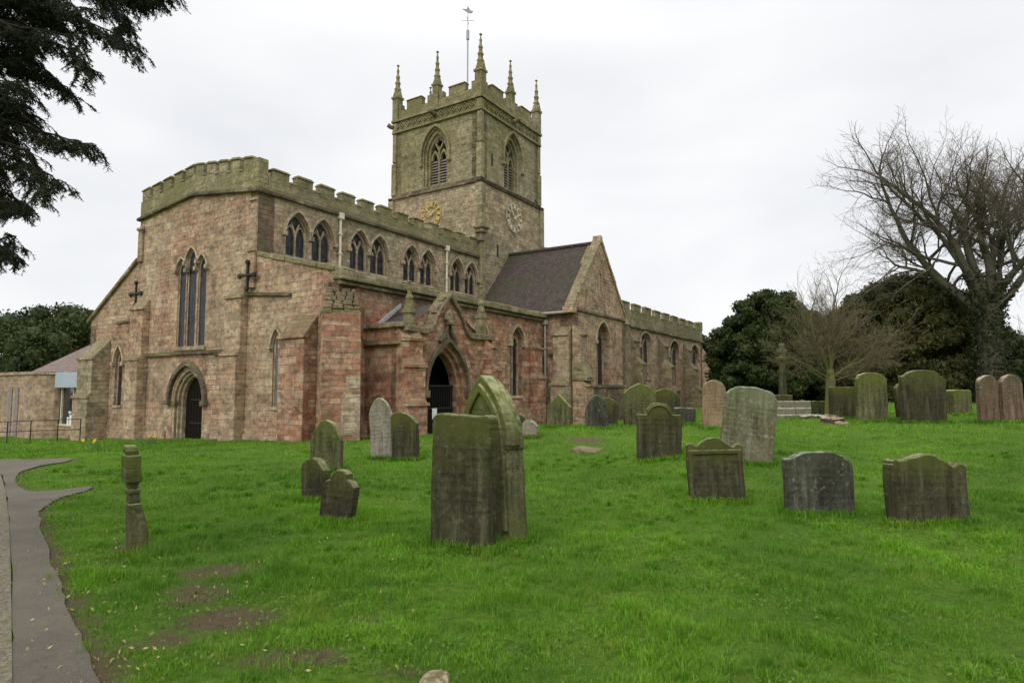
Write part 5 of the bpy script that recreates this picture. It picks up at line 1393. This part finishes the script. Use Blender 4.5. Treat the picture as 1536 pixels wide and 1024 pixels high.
# ivy on the bole and lower limbs
rg = np.random.default_rng(5); C = []
for pts, rr, l in keep + [(tr, np.array([.95, .8, .68, .62, .55]), 0)]:
    if l > 1: continue
    n_ = 6500 if l == 0 else 420
    t = rg.uniform(0, 1 if l == 0 else .45, n_) * (len(pts) - 1); i = np.minimum(t.astype(int), len(pts) - 2); f = (t - i)[:, None]
    u = rg.normal(0, 1, (n_, 3)); u /= np.linalg.norm(u, axis=1)[:, None]
    C.append(pts[i] * (1 - f) + pts[i + 1] * f + u * (np.interp(t, np.arange(len(rr)), rr) * rg.uniform(.9, 1.5, n_))[:, None])
V, F = leaf_faces(np.concatenate(C), .10, rg); np_mesh('ivy', V, F, 'ivy_leaf', big)

# the small bare tree with a green trunk
p = on_ground(1246, 627); small = empty('bare_tree', (p.x, p.y, p.z)); tag(small, 'small leafless tree with algae-green trunk among the headstones', 'tree')
thick, thin = Wood(), Wood(); rg = np.random.default_rng(8)
P = dict(wander=.15, up=[0, .06, .05, .04, .03], taper=.45, minr=.003, split=1, kids=[0, 6, 5, 4, 2], t0=[.5, .2, .15, .1, .1], ang=(22, 56), len=.80)
thick.tube([(0, 0, -.3), (0, 0, .3), (.02, 0, .8), (.04, 0, 1.2), (.04, 0, 1.6)], [.23, .17, .15, .15, .11], 10)
for dx, dy, dz, L, r, zb in [(-.22, .1, 1, 2.1, .07, 1.5), (.06, .15, 1, 2.3, .08, 1.55), (.28, -.1, 1, 2.1, .07, 1.5), (-.45, -.2, .9, 1.9, .05, 1.4), (.5, .15, .9, 2.0, .055, 1.45), (.0, -.4, .9, 1.8, .05, 1.4), (-.8, .2, .6, 1.7, .036, 1.25), (.9, -.1, .5, 2.0, .04, 1.25), (-.1, .5, .9, 1.8, .045, 1.4),
                         (1, .2, .32, 2.2, .034, 1.2), (-1, -.1, .36, 1.6, .03, 1.15), (.75, -.5, .5, 1.8, .034, 1.3), (-.6, -.6, .6, 1.5, .03, 1.3), (1.0, .1, .12, 2.0, .03, 1.35)]:
    d = np.array([dx, dy, dz]); d /= np.linalg.norm(d); grow(np.array([.04, 0, zb]), d, L * .86, r * .72, 1, 5, thick, thin, P, rg)
thick.build('trunk', 'bark_green', small); thin.build('crown', 'bark_twig_pale', small)
# leafless scrub at the right edge, behind
for i, (px, Y, h, sd_) in enumerate([(1560, 42, 5.5, 3), (1530, 48, 6.0, 4), (1620, 40, 6.5, 6)]):
    p = at(px, 600, Y); z0 = gz(p.x, p.y); sh = empty('bare_shrub', (p.x, p.y, z0)); tag(sh, ['bare twiggy shrub beside the big tree bole', 'bare twiggy shrub farthest back at the right edge', 'tall bare shrub beyond the right picture edge'][i], 'shrub', 'leafless shrubs by the big tree')
    thick, thin = Wood(), Wood(); rg = np.random.default_rng(sd_)
    P = dict(wander=.15, up=[0, .05, .04, .02], taper=.5, minr=.009, split=1, kids=[0, 6, 6, 5], t0=[.3, .2, .1, .1], ang=(20, 55), len=.75)
    for q in range(7):
        d = np.array([rg.normal(0, .45), rg.normal(0, .45), 1.0]); d /= np.linalg.norm(d); grow(np.array([rg.normal(0, .2), rg.normal(0, .2), -.1]), d, h * .5, .05, 1, 4, thick, thin, P, rg)
    thick.build('trunk', 'bark_grey', sh); thin.build('crown', 'bark_twig', sh)

# far hedgerow closing the horizon behind the churchyard
rg = np.random.default_rng(77); n_ = 70000; a_ = rg.uniform(-1.75, 1.75, n_); r_ = 88 + rg.normal(0, 2.5, n_); hx = r_ * np.sin(a_); hy = r_ * np.cos(a_)
top = 1.6 + 1.6 * np.sin(a_ * 23) * np.sin(a_ * 9 + 1) + .8 * np.sin(a_ * 71)
C = np.stack([hx, hy, ground(hx, hy) + rg.uniform(0, 1, n_) ** .8 * np.maximum(top, .8)], 1)
V, F = leaf_faces(C, .42, rg); hd_ = np_mesh('hedgerow', V, F, 'yew_leaf_olive'); hd_['kind'] = 'stuff'; hd_['label'] = 'far low hedgerow beyond the churchyard'; hd_['category'] = 'hedge'

#NEARYEW
ny = empty('yew_tree', (-7.2, 5.2, gz(-7.2, 5.2))); tag(ny, 'near yew whose dark drooping boughs hang into the top left corner', 'tree', 'dark evergreen yews around the churchyard')
rg = np.random.default_rng(33)
wd, base = Wood(), np.array([-7.2, 5.2, gz(-7.2, 5.2)])
wd.tube(np.array([(0, 0, -.4), (.05, 0, 1.2), (-.05, .1, 3), (0, 0, 5.5), (.1, 0, 7.5)]), [.75, .6, .52, .4, .2], 12)
spines = [([(-260, -60), (-60, -30), (60, 5), (150, 38), (213, 72)], 4.9), ([(-260, -110), (-40, -70), (100, -30), (195, -4), (250, 2)], 5.3), ([(-260, -30), (-60, 10), (40, 42), (100, 72), (138, 104)], 4.6),
          ([(-260, 20), (-60, 70), (20, 98), (70, 112), (122, 148)], 5.0), ([(-260, 90), (-60, 140), (30, 175), (85, 208), (150, 224)], 4.8), ([(-260, 130), (-60, 200), (20, 235), (68, 258), (98, 276)], 4.5),
          ([(-260, 170), (-60, 250), (-5, 285), (25, 298), (44, 306)], 5.1), ([(-260, 260), (-60, 330), (-20, 356), (5, 370), (22, 381)], 4.7), ([(-260, -160), (-60, -60), (30, -30), (90, 0), (160, 20)], 4.4),
          ([(-260, -60), (-80, 20), (-20, 60), (25, 80), (60, 92)], 5.4), ([(-260, 60), (-80, 110), (-30, 140), (20, 160), (62, 180)], 5.3), ([(-260, 100), (-80, 190), (-40, 220), (0, 240), (40, 262)], 5.5),
          ([(-260, -200), (0, -100), (110, -50), (200, -20), (262, -12)], 4.7), ([(-260, -120), (-40, -40), (20, -10), (70, 20), (110, 48)], 5.6), ([(-260, 40), (-90, 120), (-40, 165), (0, 195), (50, 232)], 4.9),
          ([(-260, -40), (-60, -20), (-10, 20), (30, 55), (66, 66)], 4.8), ([(-260, -90), (20, -50), (130, -20), (180, 15), (196, 44)], 5.2), ([(-260, 30), (-100, 90), (-40, 110), (0, 122), (40, 132)], 4.4), ([(-260, 150), (-100, 230), (-50, 262), (-14, 284), (12, 310)], 5.0)]
NB, ND, NS = [], [], []
def spray(pts, lvl):
    """needles set along a twig polyline"""
    seg = np.diff(pts, axis=0); L = np.linalg.norm(seg, axis=1); tot = L.sum(); n_ = int(tot / .0085)
    s_ = np.sort(rg.uniform(0, tot, n_)); cum = np.concatenate([[0], np.cumsum(L)]); i = np.clip(np.searchsorted(cum, s_) - 1, 0, len(L) - 1); f = ((s_ - cum[i]) / L[i])[:, None]
    q = pts[i] * (1 - f) + pts[i + 1] * f; d = seg[i] / L[i][:, None]
    side = np.cross(d, np.array([0, 0, 1.])) + rg.normal(0, .25, (n_, 3)); side /= np.linalg.norm(side, axis=1)[:, None]
    sg = rg.choice([-1, 1], n_)[:, None]
    v = d * .75 + side * sg + rg.normal(0, .18, (n_, 3)); v /= np.linalg.norm(v, axis=1)[:, None]
    NB.append(q); ND.append(v); NS.append(rg.uniform(.016, .028, n_))
def twig(p0, d, L, lvl):
    n_ = 5; pts = [p0]
    for i in range(n_):
        d = d + rg.normal(0, .09, 3) + np.array([0, 0, -.09]); d /= np.linalg.norm(d); pts.append(pts[-1] + d * L / n_)
    pts = np.array(pts); wd.tube(pts, np.linspace(.0035, .0012, n_ + 1), 3); spray(pts, lvl)
    if lvl < 2:
        for c in range(4 if lvl == 0 else 3):
            t = rg.uniform(.15, .95); i = min(int(t * n_), n_ - 1); dd = pts[i + 1] - pts[i]; dd /= np.linalg.norm(dd)
            sd = np.cross(dd, np.array([0, 0, 1.])); sd /= np.linalg.norm(sd) + 1e-9
            twig(pts[i] + (pts[i + 1] - pts[i]) * (t * n_ - i), dd * .8 + sd * rg.choice([-1, 1]) * rg.uniform(.4, .9) + np.array([0, 0, -.1]), L * rg.uniform(.4, .65), lvl + 1)
extra = []
for px_, Y in spines:
    for q in range(1):
        extra.append(([(x + rg.normal(0, 10) - (26 if i == len(px_) - 1 else 0), y + rg.normal(0, 12)) for i, (x, y) in enumerate(px_)], Y + rg.uniform(-.5, .5)))
extra += [([(-260, -80 + 30 * q), (-100, -60 + 24 * q), (-30, -40 + 20 * q), (30, -24 + 17 * q), (80 - 5 * q, -4 + 15 * q)], 4.6 + .12 * q) for q in range(7)]
extra += [([(-260, 60 + 30 * q), (-120, 90 + 26 * q), (-60, 105 + 24 * q), (-10, 116 + 20 * q), (55 - 9 * q, 126 + 18 * q)], 4.6 + .13 * q) for q in range(5)]
for px_, Y in spines + extra:
    ctrl_ = np.array([np.array(at(x, y, Y + .5 - .12 * i)) for i, (x, y) in enumerate(px_)]) - base
    tt = np.linspace(0, len(ctrl_) - 1, 26); pts = np.stack([np.interp(tt, np.arange(len(ctrl_)), ctrl_[:, q]) for q in range(3)], 1)
    pts[1:-1] += rg.normal(0, .008, (24, 3))
    st = np.array([0, 0, max(2.0, ctrl_[0, 2] - .6)]); wd.tube(np.array([st, (st + pts[0]) / 2 + [0, 0, .15], pts[0]]), [.07, .04, .02], 6)
    wd.tube(pts, np.linspace(.02, .002, 26), 5)
    Ls = np.linalg.norm(np.diff(pts, axis=0), axis=1).sum(); nt_ = int(Ls / .045)
    for c in range(nt_):
        t = 25 * (.02 + .98 * (c + rg.uniform(0, 1)) / nt_); i = min(int(t), 24); q = pts[i] + (pts[i + 1] - pts[i]) * (t - i); dd = pts[i + 1] - pts[i]; dd /= np.linalg.norm(dd)
        sd = np.cross(dd, np.array([0, 0, 1.])); sd /= np.linalg.norm(sd) + 1e-9
        twig(q, dd * .7 + sd * (1 if c % 2 else -1) * rg.uniform(.3, .9) + np.array([0, 0, rg.uniform(-.9, .1)]), rg.uniform(.10, .22) * (1.15 - .5 * t / 25), 0)
    spray(pts[12:], 0)
wd.build('trunk', 'bark_yew', ny)
B_, D_, S_ = np.concatenate(NB), np.concatenate(ND), np.concatenate(NS)[:, None]
nn = len(B_); sd = np.cross(D_, rg.normal(0, 1, (nn, 3))); sd /= np.linalg.norm(sd, axis=1)[:, None]; wv = sd * .0031
V = np.stack([B_ - wv * .6, B_ + D_ * S_ * .5 - wv, B_ + D_ * S_, B_ + D_ * S_ * .5 + wv], 1).reshape(-1, 3)
np_mesh('crown', V, np.arange(nn * 4).reshape(nn, 4), 'yew_needle_near', ny)

#GRASS
def church_mask(x, y):
    dx, dy = x - CO.x, y - CO.y; u = dx * EU.x + dy * EU.y; v = dx * NV.x + dy * NV.y
    return ((u > .05) & (u < 41.7) & (v > -4.3) & (v < 12)) | ((u > 1.2) & (u < 6.1) & (v > -6) & (v < 0)) | ((u > 13.2) & (u < 19.7) & (v > -5.9) & (v < 0)) | ((u > -.6) & (v > 12) & (v < 27) & (u < 9))
def vnoise(x, y, sc, seed):
    r = np.random.default_rng(seed); tab = r.uniform(0, 1, (64, 64)); X, Y = x * sc, y * sc; i, j = np.floor(X).astype(int), np.floor(Y).astype(int); f, g = X - i, Y - j
    f, g = f * f * (3 - 2 * f), g * g * (3 - 2 * g); a = lambda p, q: tab[p % 64, q % 64]
    return (a(i, j) * (1 - f) + a(i + 1, j) * f) * (1 - g) + (a(i, j + 1) * (1 - f) + a(i + 1, j + 1) * f) * g
VS, Q4, T3 = [], [], []; cnt = 0
def blades(x, y, h, wdt, lean=.5):
    global cnt
    n_ = len(x); z = ground(x, y)
    an = rng.uniform(0, 2 * math.pi, n_); a2 = rng.uniform(0, 2 * math.pi, n_)
    wx, wy = np.cos(an) * wdt, np.sin(an) * wdt; lx, ly = np.cos(a2) * h * lean * rng.uniform(.2, 1.3, n_), np.sin(a2) * h * lean * rng.uniform(.2, 1.3, n_)
    hz = h * rng.uniform(.75, 1.0, n_)
    st = lambda *c: np.stack(c, 1)
    b0 = st(x - wx, y - wy, z - .01); b1 = st(x + wx, y + wy, z - .01)
    m0 = st(x - wx * .75 + lx * .38, y - wy * .75 + ly * .38, z + hz * .58); m1 = st(x + wx * .75 + lx * .38, y + wy * .75 + ly * .38, z + hz * .58)
    tp = st(x + lx, y + ly, z + hz)
    VS.append(np.stack([b0, b1, m1, m0, tp], 1).reshape(-1, 3)); i = cnt + 5 * np.arange(n_)
    Q4.append(np.stack([i, i + 1, i + 2, i + 3], 1)); T3.append(np.stack([i + 3, i + 2, i + 4], 1)); cnt += 5 * n_
def scatter(d0, d1, dens, hh, ww):
    """grass over the ground the photograph looks across, between two distances"""
    half = 1.12; n_ = int(dens * half * (d1 ** 2 - d0 ** 2)); d = np.sqrt(rng.uniform(d0 ** 2, d1 ** 2, n_)); x = rng.uniform(-half, half, n_) * d; y = d
    b_ = bare(x, y); tuft = vnoise(x, y, 5.0, 3); patch = vnoise(x, y, .9, 5)
    dp = np.minimum(dist_to(PATH, x, y), dist_to(GRAV, x, y))
    ok = (~inside(PATH, x, y) | ((dp < .12 * vnoise(x, y, 6., 8) ** 2) & (dist_to(GRAV, x, y) > .2))) & ~inside(GRAV, x, y) & ~church_mask(x, y) & (rng.uniform(0, 1, n_) > b_ * .86) & (rng.uniform(0, 1, n_) < .45 + .75 * tuft) & (rng.uniform(0, 1, n_) < np.clip(dp / .14, .12, 1) + .5 * (vnoise(x, y, 7., 9) > .55))
    x, y, tuft, patch, b_ = x[ok], y[ok], tuft[ok], patch[ok], b_[ok]
    clump = vnoise(x, y, 2.3, 41); h = hh * (.28 + 1.2 * tuft ** 1.8) * (.5 + .6 * patch) * (.45 + 1.15 * clump ** 1.3) * rng.uniform(.55, 1.25, len(x)) * (1 - .5 * b_)
    blades(x, y, h, ww * rng.uniform(.6, 1.4, len(x)), .75)
scatter(2.9, 5.5, 6500, .085, .0022)
scatter(5.5, 9.0, 3000, .08, .0032)
scatter(9.0, 15, 1000, .075, .0055)
scatter(15, 24, 330, .08, .010)
scatter(24, 42, 70, .08, .018)
n_ = 900; d_ = np.sqrt(rng.uniform(3 ** 2, 13 ** 2, n_)); xc = rng.uniform(-.95, .95, n_) * d_; yc = d_          # rank tussocks the mower missed
okc = (vnoise(xc, yc, .7, 31) > .45) & (dist_to(PATH, xc, yc) > .4) & (bare(xc, yc) < .3) & ~inside(PATH, xc, yc) & ~inside(GRAV, xc, yc); xc, yc = xc[okc], yc[okc]
kb = 60; rr_ = np.abs(rng.normal(0, .045, (len(xc), kb))); aa_ = rng.uniform(0, 6.3, (len(xc), kb)); hh_ = rng.uniform(.07, .13, len(xc))[:, None] * rng.uniform(.6, 1.1, (len(xc), kb))
blades((xc[:, None] + rr_ * np.cos(aa_)).ravel(), (yc[:, None] + rr_ * np.sin(aa_)).ravel(), hh_.ravel(), np.repeat(np.maximum(.0022, .00042 * np.hypot(xc, yc)), kb), .95)
for o in STONES:                     # longer unmown grass round each stone's foot
    w_, t_ = o.dimensions.x, o.dimensions.y; rz = o.rotation_euler.z; d = math.hypot(o.location.x, o.location.y)
    n_ = int(1500 / max(1, d / 8)); s_ = rng.uniform(-.5, .5, n_) * (w_ + .14); side = rng.choice([-1, 1], n_) * (t_ / 2 + np.abs(rng.normal(0, .05, n_)) + .01)
    e_ = rng.uniform(0, 1, n_) < .2; s_ = np.where(e_, rng.choice([-1, 1], n_) * (w_ / 2 + np.abs(rng.normal(0, .04, n_))), s_); side = np.where(e_, rng.uniform(-.5, .5, n_) * t_, side)
    x = o.location.x + s_ * math.cos(rz) - side * math.sin(rz); y = o.location.y + s_ * math.sin(rz) + side * math.cos(rz)
    blades(x, y, rng.uniform(.05, .14, n_) , np.full(n_, max(.0026, .0006 * d)) * rng.uniform(.7, 1.3, n_))
gr = np_mesh('grass', np.concatenate(VS), np.concatenate(Q4), 'grass_blades', None, np.concatenate(T3))
gr['kind'] = 'stuff'; gr['label'] = 'short uneven green churchyard grass'; gr['category'] = 'grass'

n_ = 60000; d = np.sqrt(rng.uniform(2.9 ** 2, 12 ** 2, n_)); x = rng.uniform(-.95, .95, n_) * d; y = d
ok = (vnoise(x, y, 1.3, 21) * .6 + vnoise(x, y, 4.1, 22) * .4 > .60) & ~inside(PATH, x, y) & ~inside(GRAV, x, y); x, y = x[ok], y[ok]
V, F = leaf_faces(np.stack([x, y, ground(x, y) + rng.uniform(.01, .045, len(x))], 1), .014, rng)
wo_ = np_mesh('weeds', V, F, 'weed_leaf'); wo_['kind'] = 'stuff'; wo_['label'] = 'low broad-leaved weeds and moss among the grass'; wo_['category'] = 'weeds'

# fallen leaves along the path edge
n_ = 700; px_ = rng.uniform(40, 620, n_); py_ = rng.uniform(800, 1035, n_); L = []
for a_, b_ in zip(px_, py_):
    if rng.uniform() < .25 + .75 * max(0, 1 - abs(a_ - (100 + (b_ - 800) * .35)) / 160): q = on_ground(a_, b_); L.append((q.x, q.y, q.z + rng.uniform(.015, .05)))
V, F = leaf_faces(np.array(L), .014, rng); lo = np_mesh('leaf_litter', V, F, 'dead_leaf'); lo['kind'] = 'stuff'; lo['label'] = 'scattered pale dead leaves on the grass beside the path'; lo['category'] = 'leaves'

# daffodils
def daffodils(px, py, n_, label, seed):
    rg = np.random.default_rng(seed); p = on_ground(px, py); t = empty('daffodil_clump', p); tag(t, label, 'flowers', 'daffodil clumps by the church')
    m = MB(); f = MB()
    for i in range(n_ * 4):
        x, y = rg.normal(0, .14, 2); h = rg.uniform(.2, .34); lx, ly = rg.normal(0, .07, 2); m.poly([(x - .012, y, -.03), (x + .012, y, -.03), (x + lx + .004, y + ly, h), (x + lx - .004, y + ly, h)])
    for i in range(n_):
        x, y = rg.normal(0, .15, 2); h = rg.uniform(.26, .36); m.tube([(x, y, 0), (x, y, h)], .006, 4)
        a_ = rg.uniform(0, 6)
        for q in range(6):
            b_ = a_ + q * math.pi / 3; u_ = Vector((math.cos(b_), -.3, math.sin(b_))) * .05; v_ = Vector((-math.sin(b_), 0, math.cos(b_))) * .018; c = Vector((x, y - .01, h)); f.poly([c, c + u_ * .6 + v_, c + u_, c + u_ * .6 - v_])
        f.tube([(x, y - .01, h), (x, y - .06, h)], [.015, .024], 6)
    m.build('leaves', 'daffodil_leaf', t); f.build('blooms', 'daffodil_yellow', t)
daffodils(226, 667, 4, 'yellow daffodil clump at the foot of the west wall', 1)
daffodils(138, 678, 3, 'few daffodils in grass before the left buttress', 2)
